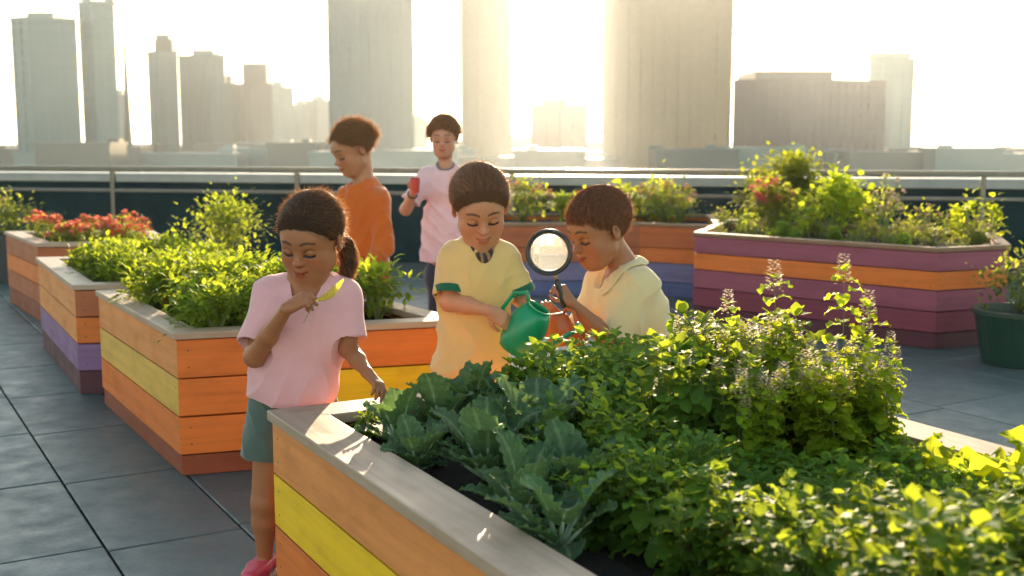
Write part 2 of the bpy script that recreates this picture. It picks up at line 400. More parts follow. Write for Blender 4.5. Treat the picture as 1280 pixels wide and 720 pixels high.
# ------------------------------------------------------------------ rooftop floor
TD = Vector((-0.5, 0.866)).normalized(); TU = Vector((0.866, 0.5))
L1 = at(0, 482.5); L2 = at(240, 599)
u1 = L1.x * TU.x + L1.y * TU.y; u2 = L2.x * TU.x + L2.y * TU.y
c1 = at(100, 695); v1 = c1.x * TD.x + c1.y * TD.y
PAR_A = P(0, 228, 13.6); PAR_B = P(1280, 239, 11.4)
pa = Vector((PAR_A.x, PAR_A.y)); pb = Vector((PAR_B.x, PAR_B.y)); pu = (pb - pa).normalized(); pn = Vector((-pu.y, pu.x))   # pn points outwards
g = Geo(); gb = Geo()
us = [u1, u2]; 
while us[-1] < 14: us.append(us[-1] + 0.92)
while us[0] > -10: us.insert(0, us[0] - 0.92)
rt = random.Random(11)
ucols = []
vv = []; ff = []; cc = []
gap = 0.004
for i in range(len(us) - 1):
    off = v1 + (0.44 if i % 2 else 0) * 0.12
    v = off - 0.88 * 16
    while v < 18:
        q = [(us[i] + gap, v + gap), (us[i + 1] - gap, v + gap), (us[i + 1] - gap, v + 0.88 - gap), (us[i] + gap, v + 0.88 - gap)]
        w2 = [TU * a + TD * b for a, b in q]; ce = (w2[0] + w2[2]) / 2
        if (ce - pa).dot(pn) < 0.3 and -9 < ce.x < 9 and ce.y > -4:
            sh = 1 + rt.uniform(-.13, .13); col = (sh, sh * rt.uniform(.985, 1.01), sh * rt.uniform(.97, 1.02)); dz = rt.uniform(-.0012, .0012)
            e = 0.005; k = len(vv)
            ins = [(q[0][0] + e, q[0][1] + e), (q[1][0] - e, q[1][1] + e), (q[2][0] - e, q[2][1] - e), (q[3][0] + e, q[3][1] - e)]
            for a, b in ins: w = TU * a + TD * b; vv.append((w.x, w.y, dz)); cc.append(col)
            for a, b in q: w = TU * a + TD * b; vv.append((w.x, w.y, dz - .004)); cc.append(tuple(x * .8 for x in col))
            for w in w2: vv.append((w.x, w.y, -.03)); cc.append((.3, .3, .3))
            ff.append((k, k + 1, k + 2, k + 3))
            for a in (0, 4):
                for j in range(4): ff.append((k + a + 4 + j, k + a + 4 + (j + 1) % 4, k + a + (j + 1) % 4, k + a + j))
        v += 0.88
def floor_mat():
    t = NT('slab_stone'); v = t.coords(); a = t.n('ShaderNodeAttribute', attribute_name='col')
    n = t.noise(v, 2.2, 8, 0.6); n2 = t.noise(v, 60, 6, 0.7); n3 = t.noise(v, 7, 6, 0.65)
    c = t.ramp(n, [(0.3, (0.066, 0.094, 0.093)), (0.55, (0.088, 0.120, 0.118)), (0.75, (0.118, 0.150, 0.146))])
    c = t.mix(1.0, c, t.ramp(n2, [(0.3, (0.8, 0.8, 0.8)), (0.7, (1.12, 1.12, 1.12))]), 'MULTIPLY')
    c = t.mix(1.0, c, t.ramp(n3, [(0.30, (0.88, 0.87, 0.86)), (0.5, (1, 1, 1))]), 'MULTIPLY')
    c = t.mix(1.0, c, a.outputs['Color'], 'MULTIPLY')
    t.l(c, t.b.inputs['Base Color']); t.l(t.ramp(n3, [(0.3, (.62,) * 3), (0.7, (.36,) * 3)]), t.b.inputs['Roughness'])
    h = t.mix(0.5, n2, n3); t.bump(h, 0.12, 0.005); return t.m
o = mesh_obj('rooftop_floor', vv, ff, floor_mat(), cols=cc); tag(o, kind='structure')
g = Geo(); g.prism([tuple(pa + pu * -3 + pn * 0.5), tuple(pb + pu * 3 + pn * 0.5), (14, -5), (-14, -5)], -0.5, -0.02)
tag(g.obj('rooftop_slab', plain('joint_mortar', (0.05, 0.055, 0.055), 0.95, scale=30)), kind='structure')
g = Geo(); g.prism([tuple(pa + pu * -3 + pn * 0.3), tuple(pb + pu * 3 + pn * 0.3), (13.6, -4.6), (-13.6, -4.6)], GZ, -0.51)
tb = thing('host_building', 'building whose rooftop terrace carries the garden', 'building', (0, 4, GZ)); g.obj('wall', FAC['grey'], tb)
# parapet with pale coping
zc = 0.965
w = thing('parapet_wall', 'dark teal parapet wall with a pale flat coping behind the railing', 'parapet', (0, 12.5, 0))
g = Geo(); q0 = pa - pu * 3 + pn * 0.15; q1 = pb + pu * 3 + pn * 0.15
g.prism([tuple(q0), tuple(q1), tuple(q1 + pn * .3), tuple(q0 + pn * .3)], -0.02, zc - .10); g.obj('wall_face', plain('teal_render', (0.010, 0.034, 0.040), 0.9, scale=4, var=.3, spec=.2), w)
g = Geo(); q0 = q0 - pn * .04; q1 = q1 - pn * .04
g.prism([tuple(q0), tuple(q1), tuple(q1 + pn * .4), tuple(q0 + pn * .4)], zc - .1, zc); bevel(g.obj('coping', plain('coping_stone', (0.42, 0.42, 0.39), 0.5, scale=6), w), .01)
# railing
r = thing('metal_railing', 'long two-bar metal railing with square posts running behind all the planters', 'railing', (0, 12.4, 0))
ra = P(0, 209.5, 13.35); rb = P(1280, 217.5, 11.15)
ra2 = Vector((ra.x, ra.y)); rb2 = Vector((rb.x, rb.y)); ru = (rb2 - ra2).normalized()
zt0 = ra.z; zt1 = rb.z; ztop = (zt0 + zt1) / 2; steel = plain('railing_steel', (0.16, 0.155, 0.14), 0.32, 0.85, scale=12, bump=0.02)
ang = math.atan2(ru.y, ru.x); RZ = Matrix.Rotation(ang, 3, 'Z'); mid = (ra2 + rb2) / 2; L = (rb2 - ra2).length + 5.5
g = Geo(); g.box((mid.x, mid.y, ztop), (L, .09, .05), RZ); bevel(g.obj('top_rail', steel, r), .008)
g = Geo(); g.box((mid.x, mid.y, ztop - .245), (L, .045, .035), RZ); bevel(g.obj('lower_rail', steel, r), .006)
for px in (-180, -85, 142, 373, 640, 947, 1229, 1500):
    t_ = px / 1280; c_ = Vector((P(px, 210, ra.y + (rb.y - ra.y) * t_).x, 0)); k = (c_.x - ra2.x) / (rb2.x - ra2.x); c_ = ra2.lerp(rb2, k)
    g = Geo(); g.box((c_.x, c_.y + .0, (ztop - .02) / 2), (.05, .05, ztop - .022), RZ); bevel(g.obj('post', steel, r), .004)
    
# ------------------------------------------------------------------ planters
def inset(poly, d):
    """offset a CCW polygon inwards by d"""
    n = len(poly); out = []
    for i in range(n):
        p0, p1, p2 = Vector(poly[i - 1]), Vector(poly[i]), Vector(poly[(i + 1) % n])
        e1 = (p1 - p0).normalized(); e2 = (p2 - p1).normalized()
        n1 = Vector((-e1.y, e1.x)); n2 = Vector((-e2.y, e2.x)); b = (n1 + n2); b = b / b.length_squared * 2
        out.append(p1 + b * d)
    return out
M['screw'] = plain('screw_head', (.10, .08, .06), .45, .7, scale=90)
def board(name, mat, parent, oa, ob, ib, ia, z0, z1, bw=0.004, screws=True):
    """mitred plank: oa->ob outer edge, ia->ib inner edge"""
    vs = [(*oa, z0), (*ob, z0), (*ib, z0), (*ia, z0), (*oa, z1), (*ob, z1), (*ib, z1), (*ia, z1)]
    fs = [(3, 2, 1, 0), (4, 5, 6, 7), (0, 1, 5, 4), (1, 2, 6, 5), (2, 3, 7, 6), (3, 0, 4, 7)]
    o = mesh_obj(name, vs, fs, mat, parent)
    me = o.data; u = (Vector(ob) - Vector(oa)).normalized(); nn = Vector((-u.y, u.x)); ro = rt.uniform(0, 40)
    a = me.attributes.new('grain', 'FLOAT_VECTOR', 'POINT')
    for i, v in enumerate(me.vertices):
        p = Vector((v.co.x, v.co.y)); a.data[i].vector = (p.dot(u) + ro, p.dot(nn) + ro, v.co.z + ro * .37)
    bevel(o, bw)
    if screws and (Vector(ob) - Vector(oa)).length > .5:
        me.materials.append(M['screw']); bm = bmesh.new(); bm.from_mesh(me); up_ = Vector((u.x, u.y, 0)); out_ = Vector((u.y, -u.x, 0))
        for e_ in (.045, (Vector(ob) - Vector(oa)).length - .045):
            for zz in ((z0 + z1) / 2 - .035, (z0 + z1) / 2 + .035):
                c_ = Vector((oa[0], oa[1], zz)) + up_ * e_ + out_ * .0006
                ring = [bm.verts.new(c_ + up_ * math.cos(a) * .0042 + Vector((0, 0, 1)) * math.sin(a) * .0042) for a in [k * PI / 5 for k in range(10)]]
                f_ = bm.faces.new(ring); f_.material_index = 1
                ring2 = [bm.verts.new(v.co - out_ * .002) for v in ring]
                for k in range(10): g_ = bm.faces.new((ring2[k], ring2[(k + 1) % 10], ring[(k + 1) % 10], ring[k])); g_.material_index = 1
        bm.to_mesh(me); bm.free()
    return o
def planter(label, poly, courses, h, capw=0.12, capmats='cap', group='painted raised planter boxes', splits={}, soil_drop=0.07, cap_t=0.028, lip=0.012, capz=None):
    """courses: list bottom-up of (height, [material per side])"""
    poly = [Vector((p[0], p[1])) for p in poly]
    area = sum(poly[i].x * poly[(i + 1) % len(poly)].y - poly[(i + 1) % len(poly)].x * poly[i].y for i in range(len(poly)))
    assert area > 0, label
    n = len(poly); c = sum(poly, Vector((0, 0))) / n
    t = thing('raised_planter', label, 'planter', (c.x, c.y, 0), group)
    inn = inset(poly, 0.035); out = inset(poly, -lip); ci = inset(poly, capw)
    z = 0.002
    for k, (hh, mats) in enumerate(courses):
        for i in range(n):
            j = (i + 1) % n; m = mats[i % len(mats)]
            po, pi = (poly, inn)
            if k == 0: po, pi = inset(poly, 0.006), inset(poly, 0.03)
            if (k, i) in splits:
                f, m2 = splits[(k, i)]
                mo = po[i].lerp(po[j], f); mi = pi[i].lerp(pi[j], f)
                board('side_board', M[m], t, po[i], mo, mi, pi[i], z, z + hh - .007)
                board('side_board', M[m2], t, mo + (po[j] - mo).normalized() * .003, po[j], pi[j], mi, z, z + hh - .007)
            else: board('side_board', M[m], t, po[i], po[j], pi[j], pi[i], z, z + hh - .007)
        z += hh
    for i in range(n):
        j = (i + 1) % n
        board('cap_rail', M[capmats], t, out[i], out[j], ci[j], ci[i], h - cap_t, h, 0.003, False)
    # soil
    so_ = inset(poly, 0.036); g = Geo(); N = 40; rs = random.Random(n)
    xs = [p.x for p in so_]; ys = [p.y for p in so_]
    def inside(x, y):
        return all((so_[(i + 1) % n].x - so_[i].x) * (y - so_[i].y) - (so_[(i + 1) % n].y - so_[i].y) * (x - so_[i].x) >= 0 for i in range(n))
    # liner floor + lumpy soil surface built by projecting a grid onto the polygon
    vs = []; fs = []; cen = sum(so_, Vector((0, 0))) / n; R = 22; Cn = 60
    for r_ in range(R + 1):
        for a in range(Cn):
            ta = a / Cn * n; i = int(ta); f = ta - i; e = so_[i].lerp(so_[(i + 1) % n], f); p = cen.lerp(e, r_ / R)
            vs.append((p.x, p.y, h - soil_drop + 0.018 * noise.noise(Vector((p.x * 9, p.y * 9, 0))) + 0.01 * noise.noise(Vector((p.x * 31, p.y * 31, 3)))))
    for r_ in range(R):
        for a in range(Cn): fs.append((r_ * Cn + a, r_ * Cn + (a + 1) % Cn, (r_ + 1) * Cn + (a + 1) % Cn, (r_ + 1) * Cn + a))
    o = mesh_obj('soil', vs, [tuple(reversed(f)) for f in fs], M['soil'], t, smooth=True)
    g = Geo()
    for _ in range(260):
        i = rs.randrange(n); p = cen.lerp(so_[i].lerp(so_[(i + 1) % n], rs.random()), rs.random() ** .5 * .97); s_ = rs.uniform(.004, .014)
        R3 = Matrix.Rotation(rs.uniform(0, 6), 3, 'Z') @ Matrix.Rotation(rs.uniform(0, 6), 3, 'X')
        g.box((p.x, p.y, h - soil_drop + .008), (s_, s_ * .8, s_ * .6), R3)
    tag(g.obj('soil_crumbs', M['soil'], t), kind='stuff')
    return t, poly
xy = lambda p: (p.x, p.y)
# A: nearest planter
A0 = Vector(xy(at(340, 513, .6))); A1d = (Vector(xy(at(649, 722, .6))) - A0).normalized()   # towards the camera along the left side
perp = Vector((-A1d.y, A1d.x)); 
Aw = 1.52; Al = 2.35
nearP = [A0, A0 + A1d * Al, A0 + A1d * Al + perp * Aw, A0 + perp * Aw]
hp = .6
bds = lambda *c: list(c)
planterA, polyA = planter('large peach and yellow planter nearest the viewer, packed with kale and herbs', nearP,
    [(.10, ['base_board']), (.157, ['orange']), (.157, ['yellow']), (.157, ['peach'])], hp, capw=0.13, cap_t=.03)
# B: orange planter behind the girl
B0 = Vector(xy(at(220, 416, .6))); B1 = Vector(xy(at(578, 399, .6))); B3 = Vector(xy(at(125, 368, .6))); B3b = Vector(xy(at(125, 490, 0))); B3 = B3.lerp(B3b, .35)
B2 = B3 + (B1 - B0) * .93
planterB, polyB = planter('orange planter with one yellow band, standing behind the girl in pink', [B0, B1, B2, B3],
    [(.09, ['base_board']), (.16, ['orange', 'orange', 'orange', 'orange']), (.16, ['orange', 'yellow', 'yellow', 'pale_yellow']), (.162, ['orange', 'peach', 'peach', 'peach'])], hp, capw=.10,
    splits={(2, 0): (.30, 'yellow')})
C0 = Vector(xy(at(93, 356, .6))); C3 = Vector(xy(at(49, 325, .6))); C3 = C3.lerp(Vector(xy(at(50, 425, 0))), .4); C1 = C0 + Vector((1.1, .16)); C2 = C3 + Vector((1.15, .17))
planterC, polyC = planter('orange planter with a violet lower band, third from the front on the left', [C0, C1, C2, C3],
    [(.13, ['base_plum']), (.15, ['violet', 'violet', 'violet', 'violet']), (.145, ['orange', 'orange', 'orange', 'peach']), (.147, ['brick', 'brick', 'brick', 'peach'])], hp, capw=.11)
D0 = Vector(xy(at(47, 304, .6))); D3 = Vector(xy(at(7, 289, .6))); D1 = Vector(xy(at(216, 303, .6))); D2 = Vector(xy(at(190, 288, .6)))
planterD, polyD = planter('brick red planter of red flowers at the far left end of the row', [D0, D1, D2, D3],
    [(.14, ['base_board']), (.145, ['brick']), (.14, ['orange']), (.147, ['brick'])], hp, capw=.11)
# E: long purple planter on the right
hE = .67
E0 = Vector(xy(at(868, 290, hE))); E1 = Vector(xy(at(1174, 310, hE))); E2 = Vector(xy(at(1262, 306, hE))); E3 = Vector(xy(at(1240, 288, hE))); E4 = Vector(xy(at(910, 274, hE)))
planterE, polyE = planter('long purple planter with an orange stripe on the right', [E0, E1, E2, E3, E4],
    [(.11, ['base_plum']), (.14, ['plum']), (.14, ['purple']), (.125, ['orange']), (.127, ['purple'])], hE, capw=.06, capmats='cap_tan')
hF = .64
F0 = Vector(xy(at(592, 279, hF))); F1 = Vector(xy(at(800, 278, hF))); F2 = Vector(xy(at(905, 282, hF))); F3 = Vector(xy(at(890, 268, hF))); F4 = Vector(xy(at(620, 266, hF)))
planterF, polyF = planter('salmon and orange planter with blue lower bands, behind the boy with the lens', [F0, F1, F2, F3, F4],
    [(.13, ['blue']), (.165, ['slateblue']), (.13, ['brick', 'orange', 'orange', 'orange', 'orange']), (.187, ['brick', 'deep_orange', 'orange', 'orange', 'orange'])], hF, capw=.06, capmats='cap_tan')
# ------------------------------------------------------------------ bodies and clothes as one continuous surface each
def V3(p): return np.array(p, dtype=np.float32)
class Sdf:
    def __init__(s, vox=0.003): s.vox = vox; s.p = []
    def cone(s, a, b, ra, rb=None, k=0.01, op='u'): s.p.append(('c', V3(a), V3(b), float(ra), float(ra if rb is None else rb), k, op)); return s
    def chain(s, pts, rs, k=0.01):
        for i in range(len(pts) - 1): s.cone(pts[i], pts[i + 1], rs[i], rs[i + 1], k)
        return s
    def ell(s, c, r, R=None, k=0.01, op='u'): s.p.append(('e', V3(c), V3(r), np.eye(3, dtype=np.float32) if R is None else np.array(R, dtype=np.float32), 0, k, op)); return s
    def clip(s, a, b, ra, rb=None): s.p.append(('c', V3(a), V3(b), float(ra), float(ra if rb is None else rb), 0, 'n')); return s
    def plane(s, c, n, k=0.0):
        """removes what lies on the side n points to"""
        n = Vector(n).normalized(); s.p.append(('p', V3(c), V3(n), 0, 0, k, 'i')); return s
    def grown(s, e):
        o = Sdf(s.vox)
        for q in s.p:
            if q[6] != 'u': o.p.append(q)
            elif q[0] == 'c': o.p.append((q[0], q[1], q[2], q[3] + e, q[4] + e, q[5], q[6]))
            elif q[0] == 'e': o.p.append((q[0], q[1], q[2] + e, q[3], 0, q[5], q[6]))
            else: o.p.append(q)
        return o
    def mesh(s):
        lo = np.array([9e9] * 3); hi = -lo
        for q in s.p:
            if q[6] != 'u': continue
            if q[0] == 'c':
                r = max(q[3], q[4]); lo = np.minimum(lo, np.minimum(q[1], q[2]) - r); hi = np.maximum(hi, np.maximum(q[1], q[2]) + r)
            elif q[0] == 'e':
                r = float(max(q[2])); e = np.sqrt(((q[3] * q[2][None, :]) ** 2).sum(1)); lo = np.minimum(lo, q[1] - e); hi = np.maximum(hi, q[1] + e)
        v = s.vox; lo = lo - 3 * v - .01; hi = hi + 3 * v + .01
        n = np.ceil((hi - lo) / v).astype(int) + 1
        ax = [(lo[i] + np.arange(n[i]) * v).astype(np.float32) for i in range(3)]
        D = np.full(n, 1.0, np.float32)
        for q in s.p:
            k = q[5]; m = 0.03 + k
            if q[0] == 'c':
                r = max(q[3], q[4]); a = np.minimum(q[1], q[2]) - r - m; b = np.maximum(q[1], q[2]) + r + m
            elif q[0] == 'e':
                e = np.sqrt(((q[3] * q[2][None, :]) ** 2).sum(1)); a = q[1] - e - m; b = q[1] + e + m
            else: a = lo; b = hi
            if q[6] == 'n': a = lo; b = hi
            i0 = np.clip(np.floor((a - lo) / v).astype(int), 0, n); i1 = np.clip(np.ceil((b - lo) / v).astype(int) + 1, 0, n)
            if (i1 <= i0).any(): continue
            sl = tuple(slice(i0[j], i1[j]) for j in range(3))
            X = ax[0][sl[0]][:, None, None]; Y = ax[1][sl[1]][None, :, None]; Z = ax[2][sl[2]][None, None, :]
            if q[0] == 'c':
                ba = q[2] - q[1]; L2 = max(float(ba @ ba), 1e-9)
                t = np.clip(((X - q[1][0]) * ba[0] + (Y - q[1][1]) * ba[1] + (Z - q[1][2]) * ba[2]) / L2, 0, 1)
                d = np.sqrt((X - q[1][0] - t * ba[0]) ** 2 + (Y - q[1][1] - t * ba[1]) ** 2 + (Z - q[1][2] - t * ba[2]) ** 2) - (q[3] + (q[4] - q[3]) * t)
            elif q[0] == 'e':
                R = q[3]; P_ = [(X - q[1][0]) * R[0, j] + (Y - q[1][1]) * R[1, j] + (Z - q[1][2]) * R[2, j] for j in range(3)]
                r = q[2]; k0 = np.sqrt((P_[0] / r[0]) ** 2 + (P_[1] / r[1]) ** 2 + (P_[2] / r[2]) ** 2)
                k1 = np.sqrt((P_[0] / r[0] ** 2) ** 2 + (P_[1] / r[1] ** 2) ** 2 + (P_[2] / r[2] ** 2) ** 2)
                d = k0 * (k0 - 1) / np.maximum(k1, 1e-6)
            else: d = (X - q[1][0]) * q[2][0] + (Y - q[1][1]) * q[2][1] + (Z - q[1][2]) * q[2][2]
            o = D[sl]
            if q[6] == 'u':
                h = np.maximum(k - np.abs(o - d), 0) / max(k, 1e-6); D[sl] = np.minimum(o, d) - h * h * k * .25
            elif q[6] == 's':
                d = -d; h = np.maximum(k - np.abs(o - d), 0) / max(k, 1e-6); D[sl] = np.maximum(o, d) + h * h * k * .25
            else: D[sl] = np.maximum(o, d)
        return surface_net(D, lo, v)
def surface_net(D, lo, v):
    ins = D < 0
    c = ins[:-1, :-1, :-1].astype(np.int8)
    tot = np.zeros(np.array(D.shape) - 1, np.int8)
    for i in (0, 1):
        for j in (0, 1):
            for k in (0, 1):
                tot += ins[i:i + tot.shape[0], j:j + tot.shape[1], k:k + tot.shape[2]]
    act = np.argwhere((tot > 0) & (tot < 8)); idx = np.full(tot.shape, -1, np.int32); idx[tuple(act.T)] = np.arange(len(act))
    cor = [(i, j, k) for i in (0, 1) for j in (0, 1) for k in (0, 1)]
    val = {c_: D[act[:, 0] + c_[0], act[:, 1] + c_[1], act[:, 2] + c_[2]] for c_ in cor}
    acc = np.zeros((len(act), 3), np.float64); cnt = np.zeros(len(act))
    for a in cor:
        for ax_ in range(3):
            if a[ax_] == 0:
                b = list(a); b[ax_] = 1; b = tuple(b)
                va, vb = val[a], val[b]; m = (va < 0) != (vb < 0)
                t = np.where(m, va / np.where(m, va - vb, 1), 0)
                p = np.zeros((len(act), 3)); p += np.array(a); p[:, ax_] += t
                acc[m] += p[m]; cnt[m] += 1
    verts = lo + (act + acc / cnt[:, None]) * v
    faces = []
    for ax_ in range(3):
        sl0 = [slice(None)] * 3; sl1 = [slice(None)] * 3; sl0[ax_] = slice(0, -1); sl1[ax_] = slice(1, None)
        A = ins[tuple(sl0)]; B = ins[tuple(sl1)]; e = np.argwhere(A != B)
        o1, o2 = (ax_ + 1) % 3, (ax_ + 2) % 3
        ok = (e[:, o1] > 0) & (e[:, o2] > 0) & (e[:, o1] < D.shape[o1] - 1) & (e[:, o2] < D.shape[o2] - 1); e = e[ok]
        fl = A[tuple(e.T)]
        q = []
        for d1, d2 in ((-1, -1), (0, -1), (0, 0), (-1, 0)):
            f = e.copy(); f[:, o1] += d1; f[:, o2] += d2; q.append(idx[tuple(f.T)])
        q = np.stack(q, 1); q[~fl] = q[~fl][:, ::-1]; faces.append(q)
    return verts.astype(np.float32), np.concatenate(faces)
def vnormals(verts, faces):
    a = verts[faces[:, 2]] - verts[faces[:, 0]]; b = verts[faces[:, 3]] - verts[faces[:, 1]]; fn = np.cross(a, b)
    n = np.zeros_like(verts)
    for j in range(4): np.add.at(n, faces[:, j], fn)
    return n / np.maximum(np.linalg.norm(n, axis=1, keepdims=True), 1e-12)
def relax(verts, faces, it=1, f=0.5):
    for _ in range(it):
        s = np.zeros_like(verts); c = np.zeros((len(verts), 1), np.float32)
        for j in range(4):
            for k in (1, 3):
                np.add.at(s, faces[:, j], verts[faces[:, (j + k) % 4]]); np.add.at(c, faces[:, j], 1)
        verts = verts * (1 - f) + s / np.maximum(c, 1) * f
    return verts
class Head:
    """a head of height h whose centre is c; fwd is where the face points"""
    def __init__(s, c, h, yaw, pitch, roll=0):
        # yaw: 0 faces the camera (-y), positive turns to the picture's right; pitch positive looks down; roll tilts
        s.c = Vector(c); s.h = h
        f = Vector((math.sin(yaw), -math.cos(yaw), 0)); f = (f * math.cos(pitch) + Vector((0, 0, -math.sin(pitch)))).normalized()
        side = Vector((0, 0, 1)).cross(f).normalized() * -1; up = side.cross(f).normalized()
        if up.z < 0: up = -up
        R = Matrix.Rotation(roll, 3, f); side = R @ side; up = R @ up; side = f.cross(up)
        s.R = Matrix((side, f, up)).transposed()
    def w(s, x, y, z): return s.c + s.R @ Vector((x, y, z)) * s.h
    def local(s, v): 
        R = np.array(s.R); return (v - np.array(s.c)) @ R / s.h
def add_head(S_, H, neck_to, neck_r=0.175, cheek=1.0, jaw=1.0):
    h = H.h; R = H.R
    E = lambda c, r, k=.02, op='u', rot=None: S_.ell(H.w(*c), [q * h for q in r], (R if rot is None else R @ rot), k * h * 4, op)
    K = lambda a, b, ra, rb, k=.02, op='u': S_.cone(H.w(*a), H.w(*b), ra * h, rb * h, k * h * 4, op)
    E((0, -.07, .13), (.335, .42, .365))
    E((0, .10, -.13), (.27 * jaw, .255, .31), .03)
    E((0, .17, .10), (.25, .20, .22), .03)
    K((-.10, .22, -.36), (.10, .22, -.36), .085, .085, .04)
    K((0, .285, -.40), (0, .27, -.38), .062, .07, .03)
    for q in (-1, 1):
        E((q * .145, .235, -.16), (.115 * cheek, .10, .13), .025)
        K((q * .19, .05, -.26), (q * .10, .22, -.36), .085, .08, .03)
    K((-.13, .315, .085), (.13, .315, .085), .045, .045, .018)
    for q in (-1, 1): E((q * .135, .355, -.02), (.07, .05, .048), .008, 's')      # sockets
    for q in (-1, 1): E((q * .132, .292, -.022), (.066, .066, .058), .003)         # lids closed over the eyes
    K((0, .335, .05), (0, .40, -.10), .024, .036, .012)
    E((0, .425, -.125), (.046, .048, .040), .008)
    for q in (-1, 1): E((q * .045, .395, -.135), (.027, .035, .026), .005)
    K((0, .33, -.24), (0, .315, -.30), .075, .07, .02)
    for q in (-1, 1): K((q * .098, .338, -.243), (q * .018, .398, -.242), .012, .022, .004)
    K((-.018, .396, -.243), (.018, .396, -.243), .019, .019, .003)
    K((-.05, .372, -.298), (.05, .372, -.298), .026, .026, .006)
    K((0, .402, -.268), (.078, .372, -.252), .007, .005, .002, 's'); K((0, .402, -.268), (-.078, .372, -.252), .007, .005, .002, 's')
    for q in (-1, 1):
        rot = Matrix.Rotation(q * -.35, 3, 'Z') @ Matrix.Rotation(-.15, 3, 'X')
        E((q * .345, -.03, -.03), (.030, .072, .105), .004, 'u', rot)
        E((q * .375, -.01, -.02), (.022, .038, .060), .003, 's', rot)
        E((q * .33, -.02, -.12), (.026, .04, .035), .005)
    S_.cone(H.w(0, -.10, -.22), neck_to, neck_r * h, neck_r * h * 1.08, .03)
def face_cols(H, v, skin, brow=(0.03, 0.015, 0.01), lip=None, lash=(0.010, 0.006, 0.005), teeth=0):
    q = H.local(v); x, y, z = q[:, 0], q[:, 1], q[:, 2]; ax = np.abs(x)
    col = np.tile(np.array(skin, np.float32), (len(v), 1)); front = (y > .15) & (np.abs(z) < .5) & (ax < .4)
    def blend(w, c):
        w = np.clip(w, 0, 1)[:, None]; col[:] = col * (1 - w) + np.array(c, np.float32) * w
    sk = np.array(skin)
    blend(front * .55 * np.exp(-(((ax - .17) / .09) ** 2 + ((z + .14) / .08) ** 2)), sk * np.array([1.15, .80, .78]))
    blend(front * .5 * np.exp(-((x / .05) ** 2 + ((z + .12) / .05) ** 2)), sk * np.array([1.1, .82, .78]))
    lipc = sk * np.array([.95, .52, .55]) if lip is None else np.array(lip)
    ll = np.minimum(np.hypot(np.maximum(ax - .072, 0), (z + .244 + ax * .02) / .85), np.hypot(np.maximum(ax - .055, 0), z + .294 - ax * ax * 1.5))
    blend(front * (y > .3) * np.clip((.027 - ll) / .010, 0, 1), lipc)
    blend(front * (y > .3) * (ax < .098) * np.clip((.010 - np.abs(z + .269 - ax * ax * 2.6)) / .006, 0, 1), lipc * .28)
    if teeth: blend(front * (y > .3) * (ax < .055) * np.clip((.013 - np.abs(z + .267 - ax * ax * 2.6)) / .010, 0, 1) * np.clip((.055 - ax) / .02, 0, 1), (.50, .40, .33))
    zb = .092 + .030 * np.sin(np.clip((ax - .04) / .19, 0, 1) * PI) - .05 * np.clip(ax - .15, 0, 1)
    blend(front * (ax > .05) * (ax < .215) * np.clip((.020 - .05 * np.clip(ax - .13, 0, 1) - np.abs(z - zb)) / .008, 0, 1) * .85, brow)
    if hasattr(H, 'hl'):
        h0_, hl_, arc_, hc_ = H.hl; ln = z - (h0_ + hl_ * np.maximum(y, 0) - arc_ * x * x * np.clip(y * 6, 0, 1))
        st_ = .9 + .1 * np.sin(x * 120 + 3 * np.sin(z * 30)) * np.sin(x * 67 + 1)
        blend((y > -.02) * np.clip(1.1 + ln / .018, 0, 1) * .35 * st_ * (z > -.1), hc_)
    # lash line along the closed lid and a soft crease over it
    zl = -.048 - .018 * np.cos(np.clip((ax - .132) / .068, -1, 1) * PI / 2)
    on = front * (ax > .062) * (ax < .205)
    blend(on * np.clip((.019 - .05 * np.clip(.11 - ax, 0, 1) - np.abs(z - zl)) / .008, 0, 1), lash)
    zc = .016 + .020 * np.cos(np.clip((ax - .132) / .07, -1, 1) * PI / 2) - .012
    blend(on * np.clip((.009 - np.abs(z - zc)) / .008, 0, 1) * .55, sk * .45)
    blend(front * (y > .35) * np.clip((.016 - np.hypot(ax - .026, z + .158)) / .008, 0, 1) * .8, sk * .25)
    return col
